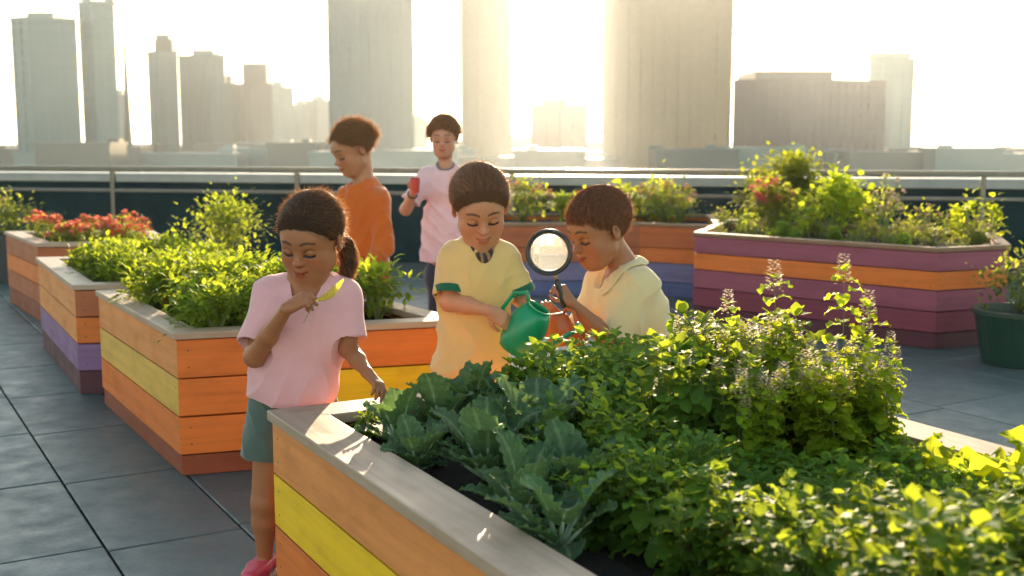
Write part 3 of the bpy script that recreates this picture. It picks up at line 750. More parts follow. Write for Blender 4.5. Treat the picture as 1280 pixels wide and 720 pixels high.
def hand(S_, wrist, d, n, s=.12, curl=(.5, .6, .4), spread=.10, side=1, wr=.016, thumb=.5, tips=None, pinch=False):
    """fingers point along d, the palm looks along n; side chooses which edge carries the thumb"""
    d = Vector(d).normalized(); n = Vector(n); n = (n - d * n.dot(d)).normalized(); t = d.cross(n) * side; w = Vector(wrist)
    offs = (.155, .055, -.05, -.145); ln = (.40, .45, .41, .32)
    S_.cone(w, w + d * s * .16, wr, .125 * s, .01)
    for i in range(4):
        kn = w + d * s * (.50 - .03 * abs(i - 1)) + t * s * offs[i] - n * s * .01
        S_.cone(w + d * s * .14 + t * s * offs[i] * .75, kn, .085 * s, .075 * s, .010)
        cur = kn; dd = (d + t * spread * (1.5 - i) * .5).normalized(); tot = 0
        c = curl if not isinstance(curl[0], (tuple, list)) else curl[i]
        r = (.062, .058, .052, .044)
        for j, fr in enumerate((.44, .31, .25)):
            axis = t.cross(n).normalized(); rot = Matrix.Rotation(c[j], 3, dd.cross(n).normalized()); dd = (rot @ dd).normalized()
            nx = cur + dd * s * ln[i] * fr; S_.cone(cur, nx, r[j] * s * (1 if i < 3 else .88), r[j + 1] * s * (1 if i < 3 else .88), .0025); cur = nx
            n2 = n
    b = w + d * s * .14 + t * s * .12 + n * s * .02; dd = (d * .55 + t * .75 + n * .45 * thumb).normalized()
    p1 = b + dd * s * .20; S_.cone(b, p1, .085 * s, .068 * s, .008)
    d2 = (dd * .5 + d * .7 + n * thumb * .6 - t * .15 * thumb).normalized(); p2 = p1 + d2 * s * .17; S_.cone(p1, p2, .064 * s, .056 * s, .003)
    d3 = (d2 * .7 + d * .3 - t * .4 * thumb + n * .2).normalized(); S_.cone(p2, p2 + d3 * s * .13, .056 * s, .045 * s, .002)
def folds(v, n, amp, seed=0, zlo=None, zhi=None):
    x, y, z = v[:, 0] + seed, v[:, 1] + seed * .7, v[:, 2]
    A = x * 17 + y * 15 + 1.7 * np.sin(z * 7 + x * 5) + .8 * np.sin(z * 19 + y * 9)
    B = z * 21 + x * 17 - y * 9 + 1.9 * np.sin(x * 11 + z * 4 + 1) + .7 * np.sin(y * 23)
    C = z * 33 - x * 27 + y * 12 + 1.5 * np.sin(z * 9 + x * 15)
    r = lambda q: 2 * (1 - np.abs(np.sin(q))) ** 1.6 - .7
    m1 = .5 + .5 * np.sin(x * 8 + z * 5 + seed); m2 = .5 + .5 * np.sin(z * 10 - x * 7 + y * 6 + seed * 2)
    w = r(A) * (.45 + .55 * m1) + r(B) * m2 * .8 + r(C) * (1 - m1) * .45
    a = amp if zlo is None else amp * (np.clip((zhi - z) / (zhi - zlo), .55, 1))[:, None]
    return v + n * w[:, None] * a
def sleeve(G, sh, el, fr, r0, r1, inner):
    ax_ = (Vector(el) - Vector(sh)).normalized(); c0 = Vector(sh).lerp(Vector(el), fr)
    G.cone(sh, c0 + ax_ * .02, r0, r1, .03); G.cone(c0 + ax_ * (r1 + .016), c0 + ax_ * .17, r1 + .016, r1 + .016, 0, 's')
    G.cone(c0 - ax_ * .02, c0 + ax_ * .17, inner, inner, .003, 's')
def cuff(G, sh, el, fr, r0, r1, inner, w=.009, g=.002):
    Q = Sdf(.0025); sleeve(Q, sh, el, fr, r0 + g, r1 + g, inner); ax_ = (Vector(el) - Vector(sh)).normalized(); c0 = Vector(sh).lerp(Vector(el), fr)
    Q.plane(c0 + ax_ * (.008 - w), -ax_); return Q
def wrap(o, target, off=.004):
    m = o.modifiers.new('w', 'SHRINKWRAP'); m.target = target; m.wrap_method = 'NEAREST_SURFACEPOINT'; m.wrap_mode = 'OUTSIDE'; m.offset = off
    o.modifiers.move(len(o.modifiers) - 1, 0); return o
def cloth_obj(name, S_, mat, parent, amp=.003, seed=0, cols=None, it=1, zr=None):
    v, f = S_.mesh(); v = relax(v, f, it); n = vnormals(v, f)
    v = folds(v, n, amp, seed=seed, zlo=zr[0] if zr else None, zhi=zr[1] if zr else None).astype(np.float32)
    c = np.ones((len(v), 3), np.float32)
    if cols is not None: c = cols(v, c)
    return mesh_obj(name, v, f, mat, parent, smooth=True, cols=c)
def hair_cap(H, cuts, r=(.375, .455, .40), c=(0, -.075, .155), extra=None, vox=.003):
    S_ = Sdf(vox); S_.ell(H.w(*c), [q * H.h for q in r], H.R, .01)
    if extra: extra(S_)
    v, f = S_.mesh()
    return v, f
def halo_mat():  # loose hair with golden rim light put into its translucent colour
    t = NT('loose_hair_rim_glow'); t.b.inputs['Base Color'].default_value = (.09, .045, .022, 1); t.b.inputs['Roughness'].default_value = .4
    tr = t.n('ShaderNodeBsdfTranslucent'); tr.inputs[0].default_value = (.92, .60, .32, 1); mx = t.n('ShaderNodeMixShader'); mx.inputs[0].default_value = .62
    t.l(t.b.outputs[0], mx.inputs[1]); t.l(tr.outputs[0], mx.inputs[2]); t.l(mx.outputs[0], t.out.inputs[0]); return t.m
HALO = halo_mat()
def hair(H, mat, parent, kind='short', n=3800, length=.05, rad=.0007, seed=1, r=(.372, .452, .395), c=(0, -.072, .155), hl=.6, h0=.03, nape=-.36, curl=0.0, extra_roots=None, vox=.003, lift=.01, thick=0.0, back=-.02, arc=.9, fam=.10, fuzz=.029):
    """a head of hair: a scalp-hugging mass with strands combed over it"""
    rn = np.random.RandomState(seed)
    # mass: ellipsoid shell cut back to the hairline
    D = Sdf(vox); D.ell(H.w(*c), [q * H.h for q in r], H.R, .004)
    if thick: 
        for k in range(int(thick)):
            u = rn.normal(size=3); u /= np.linalg.norm(u); u[2] = abs(u[2]) * 1.1 - .25
            p = np.array(c) + u * np.array(r) * rn.uniform(.97, 1.02); D.ell(H.w(*p), [rn.uniform(.045, .085) * H.h] * 3, None, .01)
    v, f = D.mesh(); q = H.local(v)
    x, y, z = q.T
    line = z - (h0 + hl * np.maximum(y, 0) - arc * x * x * np.clip(y * 6, 0, 1) + .012 * np.sin(x * 47 + 2) + .010 * np.sin(x * 91))
    keep = ((line + .02 * np.sin(x * 40) > 0) | (y < back)) & (z > nape + .25 * np.maximum(0, -.15 - y) * 0)
    # push the rest of the shell under the skin instead of cutting it, so the edge is soft
    dist = np.where(y < back, z - nape, np.maximum(line, (back - y) * 1.0)); s_ = np.clip(dist / .05, -1, 1)
    cc = np.array(c); sc = np.where(s_ < 0, .80, 1.0) * (1 - .095 * np.clip(1 - dist / .15, 0, 1) ** 1.5)
    q2 = cc + (q - cc) * sc[:, None]
    v2 = (np.array(H.c) + (q2 * H.h) @ np.array(H.R).T).astype(np.float32)
    fk = keep[f].any(axis=1); vid = np.unique(f[fk]); mp = -np.ones(len(v), int); mp[vid] = np.arange(len(vid))
    v2 = v2[vid]; f2 = mp[f[fk]]
    if not curl and len(f2):
        q3 = (H.local(v2)); n3 = vnormals(v2, f2)
        gx = q3[:, 0] * 70 if kind in ('back', 'pulled') else np.arctan2(q3[:, 0], q3[:, 1] + .25) * 22
        gr_ = np.sin(gx + 2 * np.sin(q3[:, 2] * 6 + q3[:, 1] * 5)) + .6 * np.sin(gx * 2.3 + 3 * np.sin(q3[:, 1] * 9)); v2 = (v2 + n3 * (gr_ * .0011)[:, None]).astype(np.float32)
    V = [v2]; FQ = [f2]
    roots = q2[vid][rn.randint(0, len(vid), n)]; rz = roots - cc
    up = rz / np.array(r) ** 2; up /= np.linalg.norm(up, axis=1, keepdims=True)
    X, Y, Z = roots.T
    if kind == 'pulled': d = np.stack([np.sign(X - .03) * .5, -.75 + 0 * X, -.25 - .5 * (Z < .1)], 1)
    elif kind == 'back': d = np.stack([X * .2, -1 + 0 * X, -.1 - .6 * (Y < 0)], 1)
    elif kind == 'crown':
        cr = np.array([.0, -.25, .5]); d = roots - cr; d[:, 2] -= .2; d[:, 1] += .12
    else: d = rn.normal(size=(n, 3)); d[:, 2] -= .2
    d = d + rn.normal(size=d.shape) * (.18 + curl)
    d -= up * (d * up).sum(1, keepdims=True); d /= np.linalg.norm(d, axis=1, keepdims=True)
    st = 6; L = length / H.h * rn.uniform(.5, 1.15, n)
    lev0 = np.linalg.norm(rz / np.array(r), axis=1)
    P_ = [roots]; p = roots.copy(); fly = (rn.rand(n) < fam) * rn.uniform(.5, 1, n)
    for i in range(1, st):
        if curl: 
            ang = i * 1.3 + rn.rand(n) * 6; bt = np.cross(up, d); d = d + (bt * np.cos(ang)[:, None] + up * np.sin(ang)[:, None]) * curl * .8; d /= np.linalg.norm(d, axis=1, keepdims=True)
        p = p + d * (L / (st - 1))[:, None]
        e = (p - cc) / np.array(r); lev = np.linalg.norm(e, axis=1)
        tgt = lev0 + (lift * math.sin(i / (st - 1) * PI * .8) * 2.0 + fly * lift * 4 * (i / st) ** 1.5)
        p = cc + (p - cc) * (tgt / lev)[:, None] if not curl else cc + (p - cc) * (np.maximum(lev, tgt) / lev)[:, None]
        u2 = (p - cc) / np.array(r) ** 2; u2 /= np.linalg.norm(u2, axis=1, keepdims=True); d = d - u2 * (d * u2).sum(1, keepdims=True) * (0 if curl else 1); d /= np.linalg.norm(d, axis=1, keepdims=True)
        if kind in ('pulled', 'crown', 'back'): d[:, 2] -= .10; d /= np.linalg.norm(d, axis=1, keepdims=True)
        P_.append(p.copy())
    P_ = np.stack(P_, 1) # n,st,3 local
    Wd = np.array(H.c) + (P_ * H.h) @ np.array(H.R).T
    sv, sf = strands(Wd, rad * rn.uniform(.5, 1.8, n)[:, None, None], len(v2)); V.append(sv); FQ.append(sf)
    # halo of fine loose hairs, coloured to glow along the rim
    d0 = d
    def comb(q_):
        X_, Y_, Z_ = q_.T
        if kind == 'pulled': o_ = np.stack([np.sign(X_ - .03) * .5, -.75 + 0 * X_, -.25 - .5 * (Z_ < .1)], 1)
        elif kind == 'back': o_ = np.stack([X_ * .2, -1 + 0 * X_, -.1 - .6 * (Y_ < 0)], 1)
        else: o_ = q_ - np.array([.0, -.25, .5]); o_[:, 2] -= .2; o_[:, 1] += .12
        return o_ / np.maximum(np.linalg.norm(o_, axis=1, keepdims=True), 1e-6)
    nf = 4000; rt_ = q2[vid][rn.randint(0, len(vid), nf)]; upf = (rt_ - cc) / np.array(r) ** 2; upf /= np.linalg.norm(upf, axis=1, keepdims=True); ok = (rt_[:, 2] > -.12); rt_ = rt_[ok]; upf = upf[ok]; nf = len(rt_)
    dd = upf * rn.uniform(.05, .60, (nf, 1)) + (d0[rn.randint(0, n, nf)] * 0 + comb(rt_)) * (.0 if curl else .9) + rn.normal(size=(nf, 3)) * .35; pp = rt_ + upf * 0.0; PF = [pp]; Lf = rn.uniform(.25, 1.0, (nf, 1)) * fuzz / H.h / 4
    for i in range(4): dd = dd + rn.normal(size=(nf, 3)) * .22; pp = pp + dd / np.linalg.norm(dd, axis=1, keepdims=True) * Lf; PF.append(pp)
    sv2, sf2 = strands(np.array(H.c) + (np.stack(PF, 1) * H.h) @ np.array(H.R).T, (.0005) * (1 if vox < .0035 else 1.7), len(v2) + len(sv)); V.append(sv2); FQ.append(sf2)
    # short new hairs that break up the hairline
    bd = np.where((dist > 0) & (dist < .06) & (y > -.02) & (z > .0))[0]
    if len(bd):
        nb = 2200; bi = bd[rn.randint(0, len(bd), nb)]; p0 = q[bi].copy(); sh_ = rn.rand(nb) ** 2.0 * .060; p0[:, 2] -= sh_ + .004; p0[:, 1] -= 0
        def lvl(p_, L_): e_ = (p_ - cc) / np.array(r); return cc + (p_ - cc) * (L_ / np.linalg.norm(e_, axis=1))[:, None]
        bp = [lvl(p0, np.full(nb, .965))]; dv = np.stack([np.sign(p0[:, 0]) * .25 + rn.normal(size=nb) * .25, np.full(nb, -.45), np.full(nb, 1.)], 1); dv /= np.linalg.norm(dv, axis=1, keepdims=True)
        for i in range(1, 5): bp.append(lvl(bp[-1] + dv * (.03 + sh_[:, None] * .35), np.full(nb, .97 + .014 * i)))
        sv3, sf3 = strands(np.array(H.c) + (np.stack(bp, 1) * H.h) @ np.array(H.R).T, .0008 * (1 if vox < .0035 else 1.5), len(v2) + len(sv)); nn3 = len(sv3)
        sf2 = sf2 + nn3; V.insert(2, sv3); FQ.insert(2, sf3); FQ[-1] = sf2; sv = np.concatenate([sv, sv3]); extra_c = np.ones((nn3, 3))
    else: extra_c = np.zeros((0, 3))
    cs = np.concatenate([np.full((len(v2), 3), .8), np.repeat(np.exp(rn.normal(size=(n, 1)) * .55) * 1.1, st * 3, 0) * np.ones((1, 3)), extra_c, np.full((len(sv2), 3), 2.2)])
    ho = mesh_obj('hair', np.concatenate(V).astype(np.float32), np.concatenate(FQ), mat, parent, smooth=True, cols=cs)
    ho.data.materials.append(HALO); mi = np.zeros(len(ho.data.polygons), np.int32); mi[-len(sf2):] = 1; ho.data.polygons.foreach_set('material_index', mi); return ho
def strands(Wd, rad, base=0):
    n, st, _ = Wd.shape
    tan = np.gradient(Wd, axis=1); tan /= np.maximum(np.linalg.norm(tan, axis=2, keepdims=True), 1e-9)
    a = np.cross(tan, np.array([.3, .5, .81])); a /= np.maximum(np.linalg.norm(a, axis=2, keepdims=True), 1e-9); b = np.cross(tan, a)
    rr = rad * np.linspace(1, .35, st)[None, :, None]
    ring = np.stack([Wd + a * rr, Wd + (-a * .5 + b * .87) * rr, Wd + (-a * .5 - b * .87) * rr], 2) # n,st,3,3
    sv = ring.reshape(-1, 3); ids = np.arange(n * st * 3).reshape(n, st, 3) + base
    sf = []
    for k in range(3):
        sf.append(np.stack([ids[:, :-1, k], ids[:, :-1, (k + 1) % 3], ids[:, 1:, (k + 1) % 3], ids[:, 1:, k]], -1).reshape(-1, 4))
    return sv.astype(np.float32), np.concatenate(sf)
def neck_ring(c, ax_up, rx, ry, fwd, n=40, a0=0, a1=2 * PI, dz=lambda a: 0, grow=lambda a: 1):
    up = Vector(ax_up).normalized(); f = Vector(fwd); f = (f - up * f.dot(up)).normalized(); s_ = f.cross(up)
    return [Vector(c) + (f * math.cos(a) * ry * grow(a) + s_ * math.sin(a) * rx * grow(a)) + up * dz(a) for a in [a0 + (a1 - a0) * i / n for i in range(n + 1)]]
def strip(name, rows, mat, parent, thick=.004, col=(1, 1, 1)):
    """a cloth band lofted through rows of points"""
    m = len(rows[0]); vs = [p for r_ in rows for p in r_]
    fs = [(j * m + i, j * m + i + 1, (j + 1) * m + i + 1, (j + 1) * m + i) for j in range(len(rows) - 1) for i in range(m - 1)]
    o = mesh_obj(name, vs, fs, mat, parent, smooth=True, cols=[col] * len(vs))
    md = o.modifiers.new('s', 'SOLIDIFY'); md.thickness = thick; md.offset = 0
    md = o.modifiers.new('u', 'SUBSURF'); md.levels = 1; md.render_levels = 1
    return o
def body_obj(name, S_, H, parent, skin, brow=(0.03, 0.015, 0.01), teeth=0):
    v, f = S_.mesh(); v = relax(v, f, 1, .35)
    return mesh_obj(name, v, f, M['skin'], parent, smooth=True, cols=face_cols(H, v, skin, brow, teeth=teeth))
def lerp(a, b, t): return Vector(a).lerp(Vector(b), t)
DY = lambda p, dy: Vector(p) + Vector((0, dy, 0))
# =================================================================== the girl in pink
def girl():
    D = 3.50
    t = thing('person', 'girl in pink polo shirt and grey green shorts smelling a yellow leaf', 'person', (P(375, 700, D).x, D, 0))
    H = Head(P(389, 298, D - .01), .258, -.30, .36, -.05)
    skin = (0.37, 0.14, 0.060)
    B = Sdf(.0028)
    nk = P(387, 352, D + .01)
    add_head(B, H, nk, .165, 1.12, 1.04)
    chest = P(378, 395, D); belly = P(370, 450, D); hipc = P(366, 510, D + .02)
    shL = P(341, 371, D); shR = P(428, 371, D + .02)
    B.ell(chest, (.098, .075, .11), None, .05); B.ell(belly, (.098, .078, .13), None, .05); B.ell(hipc, (.105, .085, .085), None, .05)
    B.cone(shL, shR, .038, .038, .05)
    # right arm (picture left) folded up to the face
    elL = P(318, 446, D - .09); wrL = P(358, 386, D - .20)
    B.chain([shL, elL], [.040, .031], .02); B.chain([elL, lerp(elL, wrL, .45), wrL], [.031, .028, .018], .012)
    hd = (P(391, 368, D - .21) - wrL)
    hand(B, wrL, hd, Vector((.25, .55, -.6)), .125, ((.75, .9, .6), (.95, 1.0, .6), (1.1, 1.1, .6), (1.2, 1.1, .6)), .04, 1, .0175, .8)
    # left arm reaching down to the bed
    elR = P(436, 436, D - .03); wrR = P(459, 466, D - .14)
    B.chain([shR, elR], [.040, .029], .02); B.chain([elR, lerp(elR, wrR, .5), wrR], [.029, .025, .0165], .012)
    hand(B, wrR, P(484, 494, D - .20) - wrR, Vector((-.5, .2, -.5)), .115, ((.35, .5, .3), (.4, .5, .3), (.5, .6, .3), (.6, .6, .3)), .06, 1, .0165, .9)
    # legs
    for hx, kx, ax_, dd in ((345, 331, 329, 0), (388, 388, 392, .05)):
        hp_ = P(hx, 520, D + .02 + dd); kn = P(kx, 628, D + dd); an = Vector((P(ax_, 716, D).x, D + .03 + dd, .075))
        B.chain([hp_, kn], [.066, .042], .03); B.chain([kn, lerp(kn, an, .35), an], [.042, .040, .024], .012)
        fw = Vector((-.2, -1, 0)).normalized(); B.chain([an + Vector((0, .02, -.03)), an + fw * .07 + Vector((0, 0, -.045))], [.03, .022], .015)
    H.hl = (0.075, 0.6, 1.5, (0.045, 0.022, 0.013))
    body_obj('body', B, H, t, skin)
    # shirt
    pink = cloth_mat('pink_polo_cotton', (0.74, 0.37, 0.38))
    G = Sdf(.003)
    sleeve(G, shL, elL, .66, .056, .064, .050); sleeve(G, shR, elR, .66, .056, .062, .048)
    G.ell(chest, (.126, .100, .12), None, .05); G.ell(P(371, 440, D), (.134, .104, .15), None, .06); G.ell(P(365, 488, D), (.142, .112, .12), None, .06)
    G.cone(shL, shR, .048, .048, .05); G.cone(nk + Vector((0, .01, -.02)), chest, .058, .09, .05)
    sl = lerp(shL, elL, .60); slo = lerp(shL, elL, .95); sr = lerp(shR, elR, .62); sro = lerp(shR, elR, .95)
    # openings: sleeves cut square, hollow at the hem, neck
    G.cone(nk + Vector((-.004, -.06, -.035)), nk + Vector((0, .02, .10)), .040, .062, .010, 's')
    hem = P(366, 492, D); G.plane(hem + Vector((0, 0, -.035)), Vector((-.28, 0, -1)))
    def stitch(v, c): return c
    shirt = cloth_obj('shirt', G, pink, t, .007, 3, stitch, zr=(belly.z - .1, chest.z + .08))
    # polo collar with open front
    up = Vector((0, -.15, 1)).normalized(); fw = Vector((-.2, -1, 0))
    cc = nk + Vector((0, .012, .004))
    a0, a1 = .22, 2 * PI - .22
    dz = lambda a: -.030 * (1 + math.cos(a)) / 2
    r0 = neck_ring(cc, up, .054, .056, fw, 44, a0, a1, lambda a: dz(a) - .012); r1 = neck_ring(cc, up, .056, .058, fw, 44, a0, a1, lambda a: dz(a) + .012)
    r2 = neck_ring(cc, up, .067, .072, fw, 44, a0, a1, lambda a: dz(a) + .008); r3 = neck_ring(cc, up, .086, .094, fw, 44, a0, a1, lambda a: dz(a) - .022 - .014 * max(0, math.cos(a)) ** 3)
    wrap(strip('collar', [r0, r1, r2, r3], pink, t, .008), shirt, .008)
    # shorts with a denim waistband
    Sh = Sdf(.0035); wc = P(366, 498, D + .02); Sh.ell(wc, (.128, .100, .085), None, .03)
    for hx, dd in ((340, 0), (392, .04)): Sh.cone(P(hx, 515, D + .02 + dd), P(hx - 10 if hx < 360 else hx + 4, 590, D + .01 + dd), .078, .084, .03)
    Sh.plane(P(330, 571, D), Vector((-.08, 0, -1))); Sh.plane(P(370, 478, D), Vector((0, 0, 1)))
    for hx, dd in ((340, 0), (392, .04)): Sh.cone(P(hx - 8 if hx < 360 else hx + 4, 560, D + .01 + dd), P(hx - 10 if hx < 360 else hx + 4, 600, D + .01 + dd), .062, .066, .004, 's')
    cloth_obj('shorts', Sh, cloth_mat('grey_green_shorts', (0.085, 0.12, 0.10), rough=.9), t, .003, 5)
    W_ = Sdf(.0035); W_.ell(P(367, 490, D + .02), (.136, .107, .09), None, .01); W_.plane(P(370, 503, D), Vector((-.25, 0, -1))); W_.plane(P(370, 479, D), Vector((.1, 0, 1)))
    cloth_obj('waistband', W_, cloth_mat('denim_band', (0.06, 0.08, 0.13), weave=300), t, .002, 6)
    # shoes
    red = plain('pink_shoe', (0.55, 0.05, 0.10), .4, scale=50)
    for ax_, dd in ((329, 0), (392, .05)):
        an = Vector((P(ax_, 716, D).x, D + .03 + dd, .075)); z = .03; c0 = Vector((an.x, an.y + .025, .045)); fw = Vector((-.2, -1, 0)).normalized()
        q = Sdf(.004); q.chain([c0, c0 + fw * .07, c0 + fw * .13], [.036, .034, .028], .02); q.plane((0, 0, .012), (0, 0, -1)); q.plane((0, 0, .066), (0, 0, 1))
        v, f = q.mesh(); o = mesh_obj('shoe', v, f, red, t, smooth=True)
        g = Geo(); pts = []
        for k in range(20):
            a = 2 * PI * k / 20; e = c0 + fw * .055 + (fw * math.cos(a) * .105 + fw.cross(Vector((0, 0, 1))) * math.sin(a) * .038); pts.append((e.x, e.y))
        g.prism(pts, .0035, .014); g.obj('sole', plain('white_rubber_sole', (.6, .58, .55), .7), o, loc=(0, 0, 0))
    # hair: pulled to a low braid on the far side
    hm = hair_mat('dark_brown_hair', (0.060, 0.030, 0.017))
    hair(H, hm, t, 'pulled', 5000, .085, .0011, 2, r=(.362, .450, .386), hl=.60, h0=.075, nape=-.30, lift=.012, arc=1.5)
    pts = [P(421, 292, D + .10), P(430, 302, D + .10), P(435, 316, D + .085), P(436, 330, D + .06), P(433, 344, D + .045), P(429, 356, D + .03)]
    rn = np.random.RandomState(4); pa_ = np.array([tuple(p) for p in pts])
    q = Sdf(.003); q.chain(pts, [.018, .015, .020, .020, .015, .008], .01); v, f = q.mesh(); n = vnormals(v, f); v = (v + n * (np.sin(v[:, 2] * 420 + 3 * np.sin(v[:, 0] * 300)) * .0022)[:, None]).astype(np.float32)
    def curls(N, R0, rad, seed):
        rn = np.random.RandomState(seed); t0 = rn.uniform(0, 2.5, N); ln = rn.uniform(1.5, 2.8, N); ph = rn.uniform(0, 6.28, N); off = rn.uniform(.4, 1.15, N) * R0; fr_ = rn.uniform(2.5, 5, N); path = []
        for j in range(14):
            k = np.minimum(t0 + ln * j / 13, len(pts) - 1.01); i0 = k.astype(int); w = (k - i0)[:, None]; c = pa_[i0] * (1 - w) + pa_[i0 + 1] * w
            a = ph + j * .55 * fr_ / 3; a2 = ph * 2.3
            path.append(c + np.stack([np.cos(a2) * off + .006 * np.cos(a), np.sin(a2) * off + .006 * np.sin(a), .004 * np.sin(a * 1.3)], 1))
        return np.stack(path, 1)
    sv, sf = strands(curls(700, .020, 0, 5), .0011, len(v)); sv2, sf2 = strands(curls(420, .028, 0, 8), .0007, len(v) + len(sv))
    o = mesh_obj('ponytail', np.concatenate([v, sv, sv2]), np.concatenate([f, sf, sf2]), hm, t, smooth=True, cols=np.ones((len(v) + len(sv) + len(sv2), 3)) * 1.2)
    o.data.materials.append(HALO); mi = np.zeros(len(o.data.polygons), np.int32); mi[-len(sf2):] = 1; o.data.polygons.foreach_set('material_index', mi)
    g = Geo(); g.tube([P(429, 302, D + .10) + Vector((math.cos(a) * .021, math.sin(a) * .021, 0)) for a in [i * PI / 6 for i in range(13)]], .004, 6); g.obj('hair_tie', plain('hair_tie', (.3, .06, .08), .6), t)
    # the yellow leaf she smells
    g = Geo(); base = P(396, 377, D - .255); tip = P(430, 350, D - .24); ax_ = (tip - base); sd_ = Vector((0.35, -.3, .8)).cross(ax_).normalized()
    rows = 12; vs = []; fs = []; cs = []
    for i in range(rows + 1):
        u = i / rows; w_ = .0155 * math.sin(PI * min(1, u * .92 + .04)) ** .8; c = base + ax_ * u + Vector((0, 0, -.012 * math.sin(u * PI)))
        for k in (-1, 0, 1): vs.append(c + sd_ * w_ * k + Vector((0, -.004 * abs(k), .003 * abs(k)))); cs.append((.62, .40, .06) if k else (.70, .52, .14))
    for i in range(rows):
        for k in range(2): a = i * 3 + k; fs.append((a, a + 1, a + 4, a + 3))
    lf = thing('held_leaf', 'small yellow leaf held up by the girl in pink', 'leaf', base)
    mesh_obj('leaf_blade', vs, fs, M['leaf'], lf, smooth=True, cols=cs)
    g = Geo(); g.tube([base, base - ax_ * .25 + Vector((0, 0, -.01)), base - ax_ * .5 + Vector((-.0, 0, -.03))], .0012, 6); g.obj('stalk', M['stem'], lf)
girl()
# =================================================================== child with the green watering can
def canchild():
    D = 3.98
    t = thing('person', 'child in pale yellow tunic with dark collar holding a green watering can', 'person', (P(592, 600, D).x, D, 0))
    H = Head(P(600, 258, D), .264, .16, .50, .06)
    skin = (0.54, 0.245, 0.125)
    B = Sdf(.0028); nk = P(597, 303, D + .045); add_head(B, H, nk, .16, 1.15, 1.02)
    chest = P(596, 345, D + .03); belly = P(592, 410, D + .03); hipc = P(590, 470, D + .04)
    B.ell(chest, (.095, .072, .11), None, .05); B.ell(belly, (.095, .075, .14), None, .05); B.ell(hipc, (.10, .08, .09), None, .05)
    shL = P(567, 324, D + .02); shR = P(630, 322, D + .04); B.cone(shL, shR, .034, .034, .04)
    elL = P(562, 377, D - .05); wrL = P(611, 388, D - .17)
    B.chain([shL, elL], [.040, .033], .02); B.chain([elL, lerp(elL, wrL, .45), wrL], [.034, .030, .018], .012)
    hand(B, wrL, P(643, 407, D - .17) - wrL, Vector((.2, .9, -.35)), .125, ((.35, .4, .3), (.4, .5, .3), (.5, .6, .3), (.6, .6, .3)), .10, -1, .018, .5)
    elR = P(650, 372, D + .04); wrR = P(668, 396, D - .06)
    B.chain([shR, elR], [.040, .032], .02); B.chain([elR, wrR], [.031, .018], .012)
    hand(B, wrR, Vector((-.1, -.9, .1)), Vector((-.9, 0, 0)), .12, (.8, .9, .5), .02, 1, .0175, .6)
    for hx in (572, 612):
        hp_ = P(hx, 480, D + .04); kn = Vector((hp_.x, D + .01, .34)); an = Vector((hp_.x, D + .05, .075))
        B.chain([hp_, kn], [.062, .042], .03); B.chain([kn, lerp(kn, an, .35), an], [.042, .04, .024], .012); B.chain([an + Vector((0, .02, -.035)), an + Vector((0, -.08, -.045))], [.028, .02], .015)
    H.hl = (0.075, 0.6, 1.6, (0.13, 0.062, 0.032))
    body_obj('body', B, H, t, skin, teeth=1)
    yel = cloth_mat('pale_yellow_jersey', (0.70, 0.46, 0.17))
    G = Sdf(.003)
    sleeve(G, shL, elL, .70, .052, .060, .048); sleeve(G, shR, elR, .74, .052, .060, .048)
    G.ell(chest, (.118, .092, .115), None, .05); G.ell(P(592, 400, D + .03), (.120, .096, .15), None, .06); G.ell(P(590, 450, D + .03), (.130, .104, .15), None, .06)
    G.cone(P(590, 470, D + .03), Vector((P(588, 470, D).x, D + .03, .46)), .125, .132, .06); G.cone(shL, shR, .042, .042, .05); G.cone(nk + Vector((0, 0, -.005)), chest, .058, .09, .05)
    G.cone(nk + Vector((.03, -.115, -.028)), nk + Vector((0, .0, .09)), .024, .060, .010, 's'); G.cone(nk + Vector((0, 0, 0)), nk + Vector((0, .0, .12)), .048, .058, .010, 's')
    G.plane((0, 0, .44), (0, 0, -1))
    cloth_obj('tunic', G, yel, t, .008, 9, zr=(.6, chest.z + .06))
    grn = cloth_mat('green_trim', (0.006, 0.11, 0.05))
    for q in (cuff(G, shL, elL, .70, .052, .060, .048), cuff(G, shR, elR, .74, .052, .060, .048)):
        v, f = q.mesh(); mesh_obj('sleeve_cuff', v, f, grn, t, smooth=True, cols=np.ones((len(v), 3)))
    dk = cloth_mat('dark_collar_braid', (0.045, 0.03, 0.02))
    K_ = G.grown(.0035); K_.vox = .0025; K_.clip(nk + Vector((.03, -.115, -.028)), nk + Vector((0, .0, .09)), .036, .073); v1_, f1_ = K_.mesh()
    def patt(v): return np.where((np.sin(np.arctan2(v[:, 0] - nk.x, v[:, 1] - nk.y) * 26) > .3)[:, None], np.array([[7., 5.5, 3.2]]), 1.) * np.ones((1, 3))
    mesh_obj('collar', v1_, f1_, dk, t, smooth=True, cols=patt(v1_))
    hm = hair_mat('brown_hair', (0.17, 0.082, 0.040))
    hair(H, hm, t, 'back', 5000, .075, .0011, 5, r=(.385, .446, .385), hl=.60, h0=.075, nape=-.33, lift=.012, arc=1.6)
canchild()
